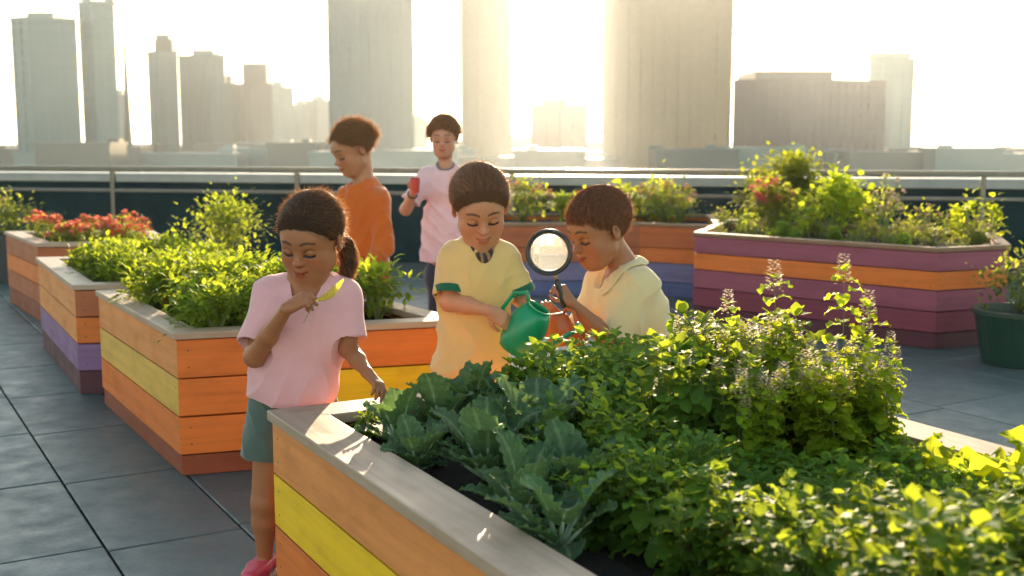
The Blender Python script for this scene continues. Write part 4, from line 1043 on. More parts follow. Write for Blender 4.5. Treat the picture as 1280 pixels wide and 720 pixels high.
# =================================================================== boy with the magnifying glass
def lensboy():
    D = 4.22
    t = thing('person', 'boy in a cream polo shirt bending forward and looking through a magnifying glass', 'person', (P(800, 600, D).x, D, 0))
    H = Head(P(748, 286, D - .02), .276, -1.02, .36, .0)
    skin = (0.36, 0.15, 0.07)
    B = Sdf(.0028); nk = P(783, 336, D + .03); add_head(B, H, nk, .175, 1.05, 1.03)
    chest = P(784, 374, D + .02); belly = P(800, 425, D + .04); hipc = P(815, 478, D + .08)
    R = Matrix.Rotation(-.25, 3, 'Y')
    B.ell(chest, (.10, .10, .12), R, .05); B.ell(belly, (.10, .095, .13), R, .05); B.ell(hipc, (.11, .11, .10), R, .05)
    shN = P(800, 358, D - .07); shF = P(752, 356, D + .10); B.cone(shN, shF, .038, .036, .05)
    elN = P(769, 432, D - .13); wrN = P(712, 377, D - .19)
    B.chain([shN, elN], [.044, .035], .02); B.chain([elN, lerp(elN, wrN, .45), wrN], [.036, .032, .020], .012)
    hand(B, wrN, P(697, 356, D - .19) - wrN, Vector((-.35, .75, -.3)), .118, ((.9, 1.25, .9), (1.0, 1.3, .9), (1.1, 1.3, .9), (1.15, 1.3, .9)), .02, 1, .02, 1.0)
    elF = P(722, 425, D + .04); wrF = P(700, 398, D - .05)
    B.chain([shF, elF], [.042, .033], .02); B.chain([elF, wrF], [.032, .019], .012)
    hand(B, wrF, P(684, 384, D - .08) - wrF, Vector((-.6, -.1, .6)), .115, (.6, .7, .5), .05, 1, .018, .6)
    for k, dx in enumerate((-.02, .04)):
        hp_ = hipc + Vector((dx, (-.07, .08)[k], -.02)); kn = Vector((hp_.x - .10, hp_.y - .02, .33)); an = Vector((hp_.x - .02, hp_.y, .075))
        B.chain([hp_, kn], [.068, .045], .03); B.chain([kn, lerp(kn, an, .35), an], [.045, .042, .026], .012); B.chain([an + Vector((.02, 0, -.035)), an + Vector((-.10, 0, -.045))], [.03, .02], .015)
    H.hl = (0.1, 0.5, 1.0, (0.1, 0.042, 0.02))
    body_obj('body', B, H, t, skin)
    cream = cloth_mat('cream_polo_cotton', (0.70, 0.55, 0.29))
    G = Sdf(.003)
    sleeve(G, shN, elN, .78, .062, .068, .054); sleeve(G, shF, elF, .72, .060, .066, .053)
    G.ell(P(783, 372, D + .02), (.125, .120, .12), R, .05); G.ell(P(795, 400, D + .03), (.130, .118, .13), R, .06); G.ell(P(800, 440, D + .05), (.135, .125, .15), R, .06)
    G.ell(hipc + Vector((0, 0, .03)), (.14, .13, .11), R, .05); G.cone(shN, shF, .056, .05, .05); G.cone(nk + Vector((0, 0, -.01)), chest, .06, .09, .04)
    G.cone(nk + Vector((-.105, -.03, -.035)), nk + Vector((-.03, -.01, .10)), .030, .062, .012, 's')
    G.plane(P(815, 500, D), Vector((-.2, 0, -1)))
    shirt = cloth_obj('shirt', G, cream, t, .008, 14, zr=(belly.z - .1, chest.z + .1))
    up = Vector((-.45, 0, 1)).normalized(); fw = Vector((-.9, -.35, -.3)); cc = nk + Vector((-.01, 0, .006))
    a0, a1 = .20, 2 * PI - .20; dz = lambda a: -.045 * max(0, math.cos(a)) ** 2
    gr = lambda a: 1 + .22 * max(0, math.cos(a)) ** 2
    rr = [neck_ring(cc, up, r_, r_ * 1.02, fw, 50, a0, a1, (lambda q: lambda a: dz(a) + q - (.016 * max(0, math.cos(a)) ** 3 if q < 0 else 0))(q), gr) for r_, q in ((.056, -.012), (.059, .018), (.069, .016), (.092, -.022))]
    wrap(strip('collar', rr, cream, t, .007), shirt, .006)
    Sh = Sdf(.0045); Sh.ell(hipc + Vector((0, 0, -.02)), (.128, .125, .11), R, .03)
    for k, dx in enumerate((-.02, .04)):
        hp_ = hipc + Vector((dx, (-.07, .08)[k], -.02)); kn = Vector((hp_.x - .10, hp_.y - .02, .33)); Sh.cone(hp_, lerp(hp_, kn, .95), .082, .078, .03)
    cloth_obj('shorts', Sh, cloth_mat('navy_shorts', (0.03, 0.04, 0.07)), t, .003, 2)
    hm = hair_mat('dark_auburn_hair', (0.125, 0.052, 0.024))
    hair(H, hm, t, 'crown', 5500, .055, .0012, 8, r=(.362, .448, .392), hl=.50, h0=.10, nape=-.20, lift=.014, arc=1.0)
    return D
lensboy()
# =================================================================== boy in orange, further back
def orangeboy():
    D = 6.45
    t = thing('person', 'boy in an orange long sleeved jumper turned away to the side, behind the girl', 'person', (P(455, 500, D).x, D, 0))
    H = Head(P(441, 186, D), .285, -1.0, .42, 0)
    skin = (0.42, 0.19, 0.10)
    B = Sdf(.004); nk = P(455, 222, D + .02); add_head(B, H, nk, .175, 1.05)
    chest = P(457, 262, D + .02); belly = P(458, 310, D + .02); hipc = P(458, 365, D + .03)
    B.ell(chest, (.13, .09, .15), None, .06); B.ell(belly, (.12, .09, .18), None, .06); B.ell(hipc, (.13, .10, .13), None, .06)
    shL = P(434, 248, D + .02); shR = P(474, 251, D - .04); B.cone(shL, shR, .045, .045, .05)
    elR = P(480, 310, D - .08); wrR = P(452, 345, D - .19); B.chain([shR, elR, wrR], [.05, .04, .024], .02)
    hand(B, wrR, Vector((-.8, -.3, -.3)), Vector((0, .3, -1)), .15, (.4, .5, .4), .06, 1, .024)
    elL = P(430, 305, D - .03); wrL = P(420, 345, D - .15); B.chain([shL, elL, wrL], [.05, .04, .024], .02)
    hand(B, wrL, Vector((-.5, -.3, -.6)), Vector((0, .5, -1)), .15, (.4, .5, .4), .06, -1, .024)
    for dx in (-.075, .075):
        hp_ = hipc + Vector((dx, 0, -.03)); kn = Vector((hp_.x, D, .42)); an = Vector((hp_.x, D + .04, .085)); B.chain([hp_, kn, an], [.08, .055, .032], .03); B.chain([an + Vector((0, .02, -.04)), an + Vector((-.05, -.10, -.055))], [.034, .024], .015)
    H.hl = (0.12, 0.6, 1.0, (0.14, 0.07, 0.035))
    body_obj('body', B, H, t, skin)
    org = cloth_mat('orange_knit', (0.55, 0.11, 0.010), weave=160)
    G = Sdf(.0045); G.ell(chest, (.138, .108, .16), None, .06); G.ell(belly, (.134, .110, .19), None, .06); G.ell(P(458, 350, D + .02), (.138, .115, .13), None, .05); G.cone(shL, shR, .058, .058, .05); G.cone(nk + Vector((0, 0, -.02)), chest, .062, .10, .05)
    G.chain([shR, elR, lerp(elR, wrR, .93)], [.064, .055, .040], .025); G.chain([shL, elL, lerp(elL, wrL, .93)], [.064, .055, .040], .025)
    G.cone(nk + Vector((-.03, -.02, .0)), nk + Vector((-.01, 0, .12)), .052, .075, .012, 's'); G.plane(P(458, 385, D), (0, 0, -1))
    cloth_obj('jumper', G, org, t, .007, 21)
    T = Sdf(.006); T.ell(hipc + Vector((0, 0, -.04)), (.14, .11, .12), None, .03)
    for dx in (-.075, .075): hp_ = hipc + Vector((dx, 0, -.03)); T.chain([hp_, Vector((hp_.x, D, .42)), Vector((hp_.x, D + .04, .10))], [.09, .07, .06], .03)
    cloth_obj('trousers', T, cloth_mat('dark_trousers', (0.03, 0.04, 0.06)), t, .005, 4)
    hair(H, hair_mat('short_curly_hair', (0.27, 0.145, 0.075)), t, 'curly', 5000, .022, .0011, 12, r=(.350, .43, .375), hl=.60, h0=.12, nape=-.22, curl=.5, lift=.02, thick=120, arc=1.0, vox=.004, fuzz=.05)
orangeboy()
# =================================================================== boy in a pale pink tee, furthest back
def cupboy():
    D = 7.6
    t = thing('person', 'boy in a pale pink tee with grey neckband raising a red cup, nearest the railing', 'person', (P(558, 460, D).x, D, 0))
    H = Head(P(555, 172, D), .252, -.08, .15, 0)
    skin = (0.50, 0.26, 0.16)
    B = Sdf(.004); nk = P(557, 204, D + .02); add_head(B, H, nk, .18)
    chest = P(560, 240, D + .02); belly = P(560, 285, D + .02); hipc = P(560, 335, D + .02)
    B.ell(chest, (.13, .09, .15), None, .06); B.ell(belly, (.12, .09, .20), None, .06); B.ell(hipc, (.13, .10, .13), None, .06)
    shL = P(534, 220, D + .02); shR = P(585, 220, D + .02); B.cone(shL, shR, .043, .043, .05)
    elL = P(507, 262, D - .05); wrL = P(517, 240, D - .20); B.chain([shL, elL], [.046, .038], .02); B.chain([elL, wrL], [.038, .024], .015)
    hand(B, wrL, P(519, 222, D - .20) - wrL, Vector((.1, -.9, .1)), .13, (.7, .9, .6), .05, -1, .023, .8)
    elR = P(596, 270, D - .02); wrR = P(588, 315, D - .08); B.chain([shR, elR, wrR], [.046, .038, .024], .02); hand(B, wrR, (-.1, -.2, -1), (-1, 0, 0), .14, (.3, .4, .3), .06, 1, .023)
    for dx in (-.07, .07):
        hp_ = hipc + Vector((dx, 0, -.03)); kn = Vector((hp_.x, D, .42)); an = Vector((hp_.x, D + .04, .085)); B.chain([hp_, kn, an], [.08, .055, .032], .03); B.chain([an + Vector((0, .02, -.04)), an + Vector((0, -.10, -.055))], [.034, .024], .015)
    H.hl = (0.1, 0.5, 0.9, (0.16, 0.08, 0.04))
    body_obj('body', B, H, t, skin)
    G = Sdf(.0045); sleeve(G, shL, elL, .66, .056, .066, .05); sleeve(G, shR, elR, .66, .056, .066, .05); G.ell(chest, (.135, .10, .15), None, .05); G.ell(P(560, 275, D + .02), (.128, .098, .17), None, .05); G.cone(P(560, 270, D + .02), P(560, 330, D + .02), .095, .112, .05); G.cone(P(545, 270, D + .02), P(542, 330, D + .02), .085, .095, .05);G.cone(P(575, 270, D + .02), P(578, 330, D + .02), .085, .095, .05); G.cone(shL, shR, .055, .055, .05); G.cone(nk + Vector((0, 0, -.03)), chest, .06, .10, .05)
    G.cone(nk + Vector((0, -.03, .0)), nk + Vector((0, 0, .12)), .05, .075, .012, 's'); G.plane(P(560, 327, D), (0, 0, -1))
    cloth_obj('tee_shirt', G, cloth_mat('pale_pink_jersey', (0.70, 0.48, 0.52)), t, .006, 31)
    K_ = G.grown(.004); K_.clip(nk + Vector((0, -.03, .0)), nk + Vector((0, 0, .12)), .064, .089); v1_, f1_ = K_.mesh(); mesh_obj('neckband', v1_, f1_, cloth_mat('grey_rib', (0.16, 0.14, 0.15)), t, smooth=True, cols=np.ones((len(v1_), 3)))
    T = Sdf(.006); T.ell(hipc + Vector((0, 0, -.02)), (.138, .11, .13), None, .03)
    for dx in (-.07, .07): hp_ = hipc + Vector((dx, 0, -.03)); T.chain([hp_, Vector((hp_.x, D, .42)), Vector((hp_.x, D + .04, .10))], [.09, .07, .06], .03)
    cloth_obj('trousers', T, cloth_mat('navy_trousers', (0.03, 0.035, 0.06)), t, .005, 4)
    g = Geo(); ax_ = (wrL - elL).normalized(); a = ax_.orthogonal().normalized(); b = ax_.cross(a); c0 = lerp(elL, wrL, .85)
    g.tube([c0 + (a * math.cos(q) + b * math.sin(q)) * .029 for q in [i * PI / 10 for i in range(21)]], .006, 6, cap=False); g.obj('wrist_band', plain('dark_band', (.03, .03, .035), .6), t, smooth=True)
    hair(H, hair_mat('wavy_brown_hair', (0.27, 0.14, 0.07)), t, 'curly', 4000, .035, .0011, 15, r=(.375, .45, .41), hl=.50, h0=.10, nape=-.12, curl=.35, lift=.03, thick=90, vox=.004)
    cup = thing('drinking_cup', 'small red cup in the raised hand of the boy in pale pink', 'cup', P(519, 232, D - .27))
    g = Geo(); c = P(519, 232, D - .262); R = Matrix.Rotation(.25, 3, 'X'); g.lathe(c, [(.024, -.045), (.033, .045), (.030, .045), (.021, -.038)], 24, None, R, caps=False); g.lathe(c, [(.0235, -.0455), (.0235, -.040)], 24, None, R); g.obj('cup_body', plain('red_plastic', (.50, .07, .06), .4), cup, smooth=False)
cupboy()
# =================================================================== magnifying glass, watering cans
def magnifier():
    D = 4.02; c = P(686, 315.5, D); hold = P(699, 362, D + .0)
    t = thing('magnifying_glass', 'round black rimmed magnifying glass held up by the boy', 'magnifying glass', c)
    # lens axis nearly towards the viewer
    ax_ = Vector((-.16, -1, .10)).normalized(); zr = Vector((0, 0, 1)); xr = zr.cross(ax_).normalized(); zr = ax_.cross(xr); R = Matrix((xr, zr, ax_)).transposed()
    blk = plain('black_rim', (.018, .018, .02), .3, scale=40, bump=.05)
    r = 29.5 / F * D; g = Geo()
    g.lathe(c, [(r - .013, -.006), (r - .005, -.0085), (r, -.006), (r + .001, 0), (r, .006), (r - .005, .0085), (r - .013, .006), (r - .013, -.006)], 64, None, R, caps=False); g.obj('rim', blk, t, smooth=True)
    g = Geo(); rl = r - .0125; prof = []
    for i in range(9): q = i / 8; prof.append((rl * q + 1e-4, .0012 + .0125 * (1 - q * q)))
    pr = prof + [(p[0], -p[1]) for p in reversed(prof)]
    g.lathe(c, pr, 64, None, R, caps=False)
    m = NT('lens_glass'); m.b.inputs['Transmission Weight'].default_value = 1; m.b.inputs['Roughness'].default_value = 0.0; m.b.inputs['IOR'].default_value = 1.5; m.b.inputs['Base Color'].default_value = (.97, .98, .96, 1)
    tr = m.n('ShaderNodeBsdfTranslucent'); tr.inputs[0].default_value = (.95, .93, .86, 1); mx = m.n('ShaderNodeMixShader'); mx.inputs[0].default_value = .15  # pale translucent share brightens the glass, standing in for bright sky through it
    m.l(m.b.outputs[0], mx.inputs[1]); m.l(tr.outputs[0], mx.inputs[2]); m.l(mx.outputs[0], m.out.inputs[0])
    g.obj('lens', m.m, t, smooth=True)
    d = (hold - c).normalized(); g = Geo(); g.tube([c + d * (r - .004), c + d * (r + .018)], [.006, .0065], 12); g.obj('ferrule', plain('brass', (.35, .27, .14), .3, .9), t, smooth=True)
    g = Geo(); s_ = c + d * (r + .016); g.tube([s_, s_ + d * .01, s_ + d * .03, s_ + d * .07, s_ + d * .10, s_ + d * .105], [.007, .010, .011, .010, .011, .006], 14); g.obj('handle', blk, t, smooth=True)
magnifier()
def can(name, label, c, body, R, mat, sp_dir, rose=True, rad=.062, hh=.075, rim=None):
    t = thing(name, label, 'watering can', c)
    W_ = lambda x, y, z: Vector(c) + R @ Vector((x, y, z))
    g = Geo(); prof = [(rad * .55, -hh), (rad * .80, -hh * .94), (rad * .97, -hh * .6), (rad * 1.02, -.1 * hh), (rad * .97, .4 * hh), (rad * .78, .80 * hh), (rad * .60, hh), (rad * .55, hh * .97), (rad * .72, .74 * hh), (rad * .9, .4 * hh), (rad * .9, -.6 * hh), (rad * .5, -.9 * hh)]
    g.lathe(c, prof, 40, None, R, caps=False); g.lathe(c, [(rad * .56, -hh), (rad * .5, -hh * .93)], 40, None, R); g.obj('can_body', mat, t, smooth=True)
    g = Geo(); g.lathe(c, [(rad * .54, hh * .98), (rad * .62, hh * .96), (rad * .64, hh * 1.03), (rad * .56, hh * 1.05), (rad * .54, hh * .98)], 40, None, R, caps=False); g.obj('can_rim', rim or mat, t, smooth=True)
    g = Geo(); g.tube([W_(rad * .8, 0, -hh * .55), W_(rad * 1.25, 0, -hh * .2), W_(rad * 1.7, 0, hh * .45), W_(rad * 2.1, 0, hh * 1.05)], [.014, .010, .008, .0075], 14); sp = g.obj('spout', mat, t, smooth=True)
    g = Geo(); e = W_(rad * 2.1, 0, hh * 1.05); dd = (W_(rad * 2.1, 0, hh * 1.05) - W_(rad * 1.7, 0, hh * .45)).normalized(); g.tube([e - dd * .002, e + dd * .012, e + dd * .026, e + dd * .029], [.0075, .012, .022, .020], 20); g.obj('rose_head', mat, sp, smooth=True, loc=(0, 0, 0))
    g = Geo(); g.tube([W_(-rad * .55, 0, hh * .95), W_(-rad * .9, 0, hh * 1.25), W_(-rad * 1.45, 0, hh * .95), W_(-rad * 1.55, 0, hh * .2), W_(-rad * 1.0, 0, -hh * .4)], .0072, 12); g.obj('handle', mat, t, smooth=True)
    return t
Rg = Matrix.Rotation(-.35, 3, 'Z') @ Matrix.Rotation(.55, 3, 'Y')
cg = plain('green_plastic', (0.004, 0.26, 0.10), 0.32, scale=8, var=.08, bump=.03)
can('watering_can', 'round green watering can held by the child in yellow', P(657, 412, 3.84), None, Rg, cg, None, rad=.068, hh=.088)
Ro = Matrix.Rotation(2.6, 3, 'Z') @ Matrix.Rotation(.2, 3, 'Y')
co = plain('orange_plastic', (0.50, 0.10, 0.015), 0.35, scale=8, var=.08, bump=.03)
can('watering_can', 'small orange watering can with white rim behind the green one', P(700, 412, 4.03), None, Ro, co, None, rad=.046, hh=.058, rim=plain('white_plastic', (.75, .72, .68), .4))
# ------------------------------------------------------------------ plants
def jit(c, rg, a=.15): f = 1 + rg.uniform(-a, a); return tuple(max(0, x * f * (1 + rg.uniform(-a, a) * .4)) for x in c)
def kleaf(g, base, d, up, L, W, rg, col, edge, vein, bend=.8, nl=20, nc=7):
    d = Vector(d).normalized(); s = d.cross(up); s = s.normalized() if s.length > 1e-4 else d.orthogonal().normalized(); n = s.cross(d).normalized()
    vs = []; cs = []; cur = Vector(base); m = 2 * nc + 1; ph = rg.uniform(0, 6); tw = rg.uniform(-.25, .25)
    for i in range(nl + 1):
        u = i / nl; ang = -bend * u * u; dd = d * math.cos(ang) + n * math.sin(ang)
        if i: cur = cur + dd * (L / nl)
        nn = s.cross(dd).normalized(); w = max(.05, math.sin(PI * min(1, u * .92 + .06) ** .8)) ** .6 * W * .5 * (1 + .06 * math.sin(u * 31 + ph))
        for k in range(-nc, nc + 1):
            f = k / nc; af = abs(f); q = 1 if f > 0 else -1
            z = .22 * af * af * w + W * .035 * (af ** 4) * (math.sin(u * 34 + ph + q) + .6 * math.sin(u * 57 + 2 * ph)) * 1.6 + W * .012 * math.sin(u * 30 - af * 14 + ph) * math.sin(af * PI) * 1.5 + tw * f * w * u
            vs.append(cur + s * (w * f * (1 - .12 * af * af)) + nn * z)
            vn = (u * 8 - af * 2.2) % 1; c = vein if k == 0 else (edge if af > .92 else (tuple(a * .55 + b * .45 for a, b in zip(col, vein)) if vn < .16 else col)); cs.append(c)
    g.add(vs, [(i * m + k, i * m + k + 1, (i + 1) * m + k + 1, (i + 1) * m + k) for i in range(nl) for k in range(m - 1)], cs)
def blade(g, base, d, up, L, W, nl=5, nc=2, bend=.6, ruffle=0., cup=.15, col=(.07, .14, .03), mid=None, lobes=0., rg=random, prof=None, tipc=None):
    """a leaf: d leaves the stem, up is its upper side; nc half-columns"""
    d = Vector(d).normalized(); s = d.cross(up); s = s.normalized() if s.length > 1e-4 else d.orthogonal().normalized(); n = s.cross(d).normalized()
    vs = []; cs = []; cur = Vector(base); ang = 0; m = 2 * nc + 1; ph = rg.uniform(0, 6)
    for i in range(nl + 1):
        u = i / nl
        if i: 
            ang = -bend * u; dd = d * math.cos(ang) + n * math.sin(ang); cur = cur + dd * (L / nl)
        else: dd = d
        nn = s.cross(dd).normalized()
        w = (math.sin(PI * (u * .96 + .02) ** .75) ** .8 if prof is None else prof(u)) * W * .5
        w *= 1 + lobes * math.sin(u * PI * 7 + ph)
        for k in range(-nc, nc + 1):
            f = k / nc; z = cup * abs(f) * w + (ruffle * W * f * f * math.sin(u * 13 + f * 2.2 + ph) if ruffle else 0)
            z += ruffle * W * .35 * math.sin(u * 29 + f * 7 + ph) * abs(f)
            vs.append(cur + s * (w * f) + nn * z)
            c = col if (mid is None or k) else mid
            if tipc and abs(f) == 1: c = tipc
            cs.append(c)
    fs = [(i * m + k, i * m + k + 1, (i + 1) * m + k + 1, (i + 1) * m + k) for i in range(nl) for k in range(m - 1)]
    g.add(vs, fs, cs)
def rdir(rg, el0, el1, az=None):
    a = rg.uniform(0, 2 * PI) if az is None else az; e = rg.uniform(el0, el1); return Vector((math.cos(a) * math.cos(e), math.sin(a) * math.cos(e), math.sin(e)))
UP = Vector((0, 0, 1))
PROTO = {}
def proto(kind, parts):
    """parts: [(name, Geo, material)] kept as mesh data for the copies"""
    out = []
    for nm, g, mat in parts:
        me = bpy.data.meshes.new(nm); me.from_pydata(g.v, [], g.f); me.update(); me.polygons.foreach_set('use_smooth', [True] * len(me.polygons))
        if len(g.c) == len(g.v):
            a = me.color_attributes.new('col', 'FLOAT_COLOR', 'POINT'); a.data.foreach_set('color', np.c_[np.array(g.c, np.float32), np.ones(len(g.v), np.float32)].ravel())
        me.materials.append(mat); out.append((nm, me))
    PROTO.setdefault(kind, []).append(out)
def relit(kind, mat):
    for parts in PROTO[kind]:
        for nm, me in parts:
            if nm == 'leaves': me.materials[0] = mat
def put(kind, name, label, cat, loc, s=1.0, rz=0., group=None, var=None, rg=random, tilt=0.):
    vs = PROTO[kind]; parts = vs[rg.randrange(len(vs)) if var is None else var]
    t = thing(name, label, cat, loc, group); t.rotation_euler = (rg.uniform(-tilt, tilt), rg.uniform(-tilt, tilt), rz); t.scale = (s, s, s)
    for nm, me in parts:
        o = bpy.data.objects.new(nm, me); COL.objects.link(o); o.parent = t
    return t
def kale_proto(rg, dark=(.085, .165, .085)):
    g = Geo(); st = Geo(); n = rg.randint(11, 14)
    for i in range(n):
        az = i * 2.4 + rg.uniform(-.3, .3); e = 1.25 - .95 * i / n + rg.uniform(-.1, .1); d = Vector((math.cos(az) * math.cos(e), math.sin(az) * math.cos(e), math.sin(e)))
        pl = rg.uniform(.05, .10) * (.6 + .6 * (n - i) / n); L = rg.uniform(.10, .155); b = Vector((0, 0, .01)) + d * pl
        st.tube([(0, 0, 0), d * pl * .5 + Vector((0, 0, .004)), b], [.006, .005, .004], 6)
        c = jit(dark, rg, .2); kleaf(g, b - d * .01, d, UP, L, L * rg.uniform(.70, .92), rg, c, tuple(x * 1.7 for x in c), (.24, .33, .17), rg.uniform(.3, 1.2))
        st.tube([b, b + d * L * .3 - Vector((0, 0, .004))], [.0038, .002], 5)
    return [('leaves', g, M['kale']), ('stem', st, M['kale_stem'])]
M['kale_stem'] = plain('kale_stem', (0.26, 0.34, 0.20), .5, scale=50)
def herb_proto(rg, h=.20, stems=9, leaf=.042, col=(.065, .14, .028), spread=.45, flower=None, pairs=8, wide=.72, tip=None, fullness=2):
    g = Geo(); st = Geo(); fls = []
    for i in range(stems):
        az = rg.uniform(0, 6.28); tl = rg.uniform(0, spread); hh = h * rg.uniform(.7, 1.1)
        d = Vector((math.cos(az) * tl, math.sin(az) * tl, 1)); b = Vector((math.cos(az), math.sin(az), 0)) * rg.uniform(0, .03)
        pts = [b + Vector((d.x * hh * u ** 1.2, d.y * hh * u ** 1.2, hh * u)) + Vector((rg.uniform(-.004, .004), rg.uniform(-.004, .004), 0)) for u in [k / 6 for k in range(7)]]
        st.tube(pts, [.0022 - .0014 * k / 6 for k in range(7)], 5)
        def pos(u): k = min(5, int(u * 6)); return pts[k].lerp(pts[k + 1], u * 6 - k)
        for j in range(pairs):
            u = .12 + .88 * (j + .5) / pairs; p = pos(min(u, .999)); a = j * PI / 2 + az
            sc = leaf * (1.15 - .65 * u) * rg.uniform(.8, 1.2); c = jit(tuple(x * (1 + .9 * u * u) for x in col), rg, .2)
            for q in range(fullness):
                aa = a + q * 2 * PI / fullness + rg.uniform(-.3, .3); dd = Vector((math.cos(aa), math.sin(aa), rg.uniform(-.1, .6)))
                pet = sc * .35; st.tube([p, p + dd.normalized() * pet], .0008, 3, cap=False)
                blade(g, p + dd.normalized() * pet, dd, UP, sc, sc * wide, 6, 2, rg.uniform(.3, 1.3), .12, .2, c, tuple(x * 1.25 for x in c), .13, rg)
        p = pts[-1]
        for q in range(4): blade(g, p, rdir(rg, .3, 1.2), UP, leaf * .45, leaf * .35, 3, 1, .4, .05, .2, jit(tip or tuple(x * 1.9 for x in col), rg), None, 0, rg)
        if flower and rg.random() < flower[1]:
            fl = Geo(); fls.append(fl)
            for q in range(60):
                u = q / 60; r_ = .021 * (1 - u * .6); a = q * 2.4; c0 = p + Vector((math.cos(a) * r_, math.sin(a) * r_, -.04 + u * .095)); dd = Vector((math.cos(a), math.sin(a), .5))
                for w_ in range(2): blade(fl, c0, (dd + Vector((rg.uniform(-.5, .5), rg.uniform(-.5, .5), rg.uniform(-.3, .5)))), UP, .012, .010, 2, 1, .5, 0, .1, jit(flower[0], rg, .15), None, 0, rg)
    out = [('leaves', g, M['leaf']), ('stem', st, M['stem'])]
    out += [('flower_head', q, M['petal']) for q in fls]
    return out
def feather_proto(rg, h=.16, col=(.075, .16, .032)):
    g = Geo(); st = Geo()
    for i in range(20):
        d = rdir(rg, .5, 1.4); L = h * rg.uniform(.7, 1.15); pts = [d * L * u - Vector((0, 0, .03 * u * u)) for u in (0, .33, .66, 1)]
        st.tube(pts, [.0016, .0013, .001, .0007], 4)
        for j in range(5):
            u = .45 + .55 * j / 4; p = pts[0].lerp(pts[-1], u); s_ = L * .28 * (1.1 - .5 * abs(u - .7))
            for q in (-1, 1):
                a = d.cross(UP).normalized() * q; dd = (d * .6 + a + Vector((0, 0, .1))).normalized()
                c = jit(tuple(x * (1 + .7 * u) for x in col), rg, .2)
                for w_ in range(4):
                    pp = p + dd * s_ * (w_ + .6) / 4; d2 = (dd + d * rg.uniform(-.8, .9) + UP * rg.uniform(-.3, .7)); blade(g, pp, d2, UP, .019, .013, 3, 1, .6, .12, .2, c, None, .25, rg)
    return [('leaves', g, M['leaf']), ('stem', st, M['stem'])]
def lettuce_proto(rg, col=(.19, .29, .018), L0=.15, n=15):
    g = Geo()
    for i in range(n):
        e = 1.35 - 1.0 * i / n; az = i * 2.4 + rg.uniform(-.3, .3); d = Vector((math.cos(az) * math.cos(e), math.sin(az) * math.cos(e), math.sin(e))); L = L0 * rg.uniform(.75, 1.1)
        blade(g, d * .02, d, UP, L, L * rg.uniform(.75, .95), 9, 4, rg.uniform(.3, .9), .15, .3, jit(col, rg, .18), tuple(x * 1.25 for x in col), .05, rg, prof=lambda u: min(1, .25 + 1.1 * u) * (1 if u < .8 else math.sqrt(max(0, 1 - ((u - .8) / .22) ** 2))))
    return [('leaves', g, M['leaf'])]
def bush_proto(rg, r=.2, h=.3, n=420, leaf=.035, col=(.08, .16, .03), flower=None, fn=0, wide=.6, clusters=16, frad=.017):
    g = Geo(); st = Geo(); fls = []; cl = []
    for i in range(clusters):
        d = rdir(rg, .15, 1.5); p = Vector((d.x * r * rg.uniform(.4, .95), d.y * r * rg.uniform(.4, .95), h * (.3 + .68 * abs(math.sin(math.asin(min(1, d.z))))) * rg.uniform(.75, 1.08))); cl.append(p)
        st.tube([(0, 0, 0), p * .5 + Vector((0, 0, .02)), p], [.006, .004, .002], 5)
    for i in range(n):
        c = rg.choice(cl); off = Vector((rg.gauss(0, 1), rg.gauss(0, 1), rg.gauss(0, .9))) * r * .2; p = c + off
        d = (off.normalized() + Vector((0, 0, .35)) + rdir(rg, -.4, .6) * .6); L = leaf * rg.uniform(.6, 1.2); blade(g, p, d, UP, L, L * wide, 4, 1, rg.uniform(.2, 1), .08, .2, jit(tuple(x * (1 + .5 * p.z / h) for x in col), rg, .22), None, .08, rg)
    for i in range(fn):
        c = rg.choice(cl) + Vector((rg.gauss(0, 1) * r * .22, rg.gauss(0, 1) * r * .22, rg.uniform(.02, .06))); st.tube([c - Vector((0, 0, .07)), c], .0016, 4, cap=False)
        fl = Geo(); fls.append(fl)
        fc = jit(flower if not isinstance(flower, list) else rg.choice(flower), rg, .2)
        for q in range(16):
            dd = rdir(rg, -.2, 1.5); blade(fl, c + dd * frad * .5, dd, UP, frad, frad * .9, 2, 1, .5, .05, .2, jit(fc, rg, .15), None, 0, rg)
    out = [('leaves', g, M['leaf']), ('stem', st, M['stem'])]
    out += [('flower_head', q, M['petal']) for q in fls]
    return out
R_ = random.Random(21)
for i in range(4): proto('kale', kale_proto(R_))
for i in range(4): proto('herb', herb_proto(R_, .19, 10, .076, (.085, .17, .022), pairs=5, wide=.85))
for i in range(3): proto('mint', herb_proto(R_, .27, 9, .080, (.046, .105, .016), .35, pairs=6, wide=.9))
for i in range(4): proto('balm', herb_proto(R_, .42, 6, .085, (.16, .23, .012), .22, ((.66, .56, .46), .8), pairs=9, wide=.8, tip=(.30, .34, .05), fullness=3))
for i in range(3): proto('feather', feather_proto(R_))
for i in range(3): proto('lettuce', lettuce_proto(R_))
proto('spike', herb_proto(R_, .56, 3, .085, (.17, .25, .014), .05, ((.66, .56, .46), 1.0), pairs=11, wide=.9, fullness=3))
proto('spike', herb_proto(R_, .50, 3, .082, (.17, .25, .014), .07, ((.66, .56, .46), 1.0), pairs=11, wide=.9, fullness=3))
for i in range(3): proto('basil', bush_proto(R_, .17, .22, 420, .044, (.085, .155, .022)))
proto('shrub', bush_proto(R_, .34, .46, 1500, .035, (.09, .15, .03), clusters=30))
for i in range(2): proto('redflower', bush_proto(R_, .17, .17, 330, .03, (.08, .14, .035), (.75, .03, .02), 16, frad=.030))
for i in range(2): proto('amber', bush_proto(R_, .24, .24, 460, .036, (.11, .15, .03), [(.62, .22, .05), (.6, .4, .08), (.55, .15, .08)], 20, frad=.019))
proto('geranium', bush_proto(R_, .26, .34, 560, .045, (.045, .075, .025), (.75, .05, .035), 24, wide=.9, frad=.034))
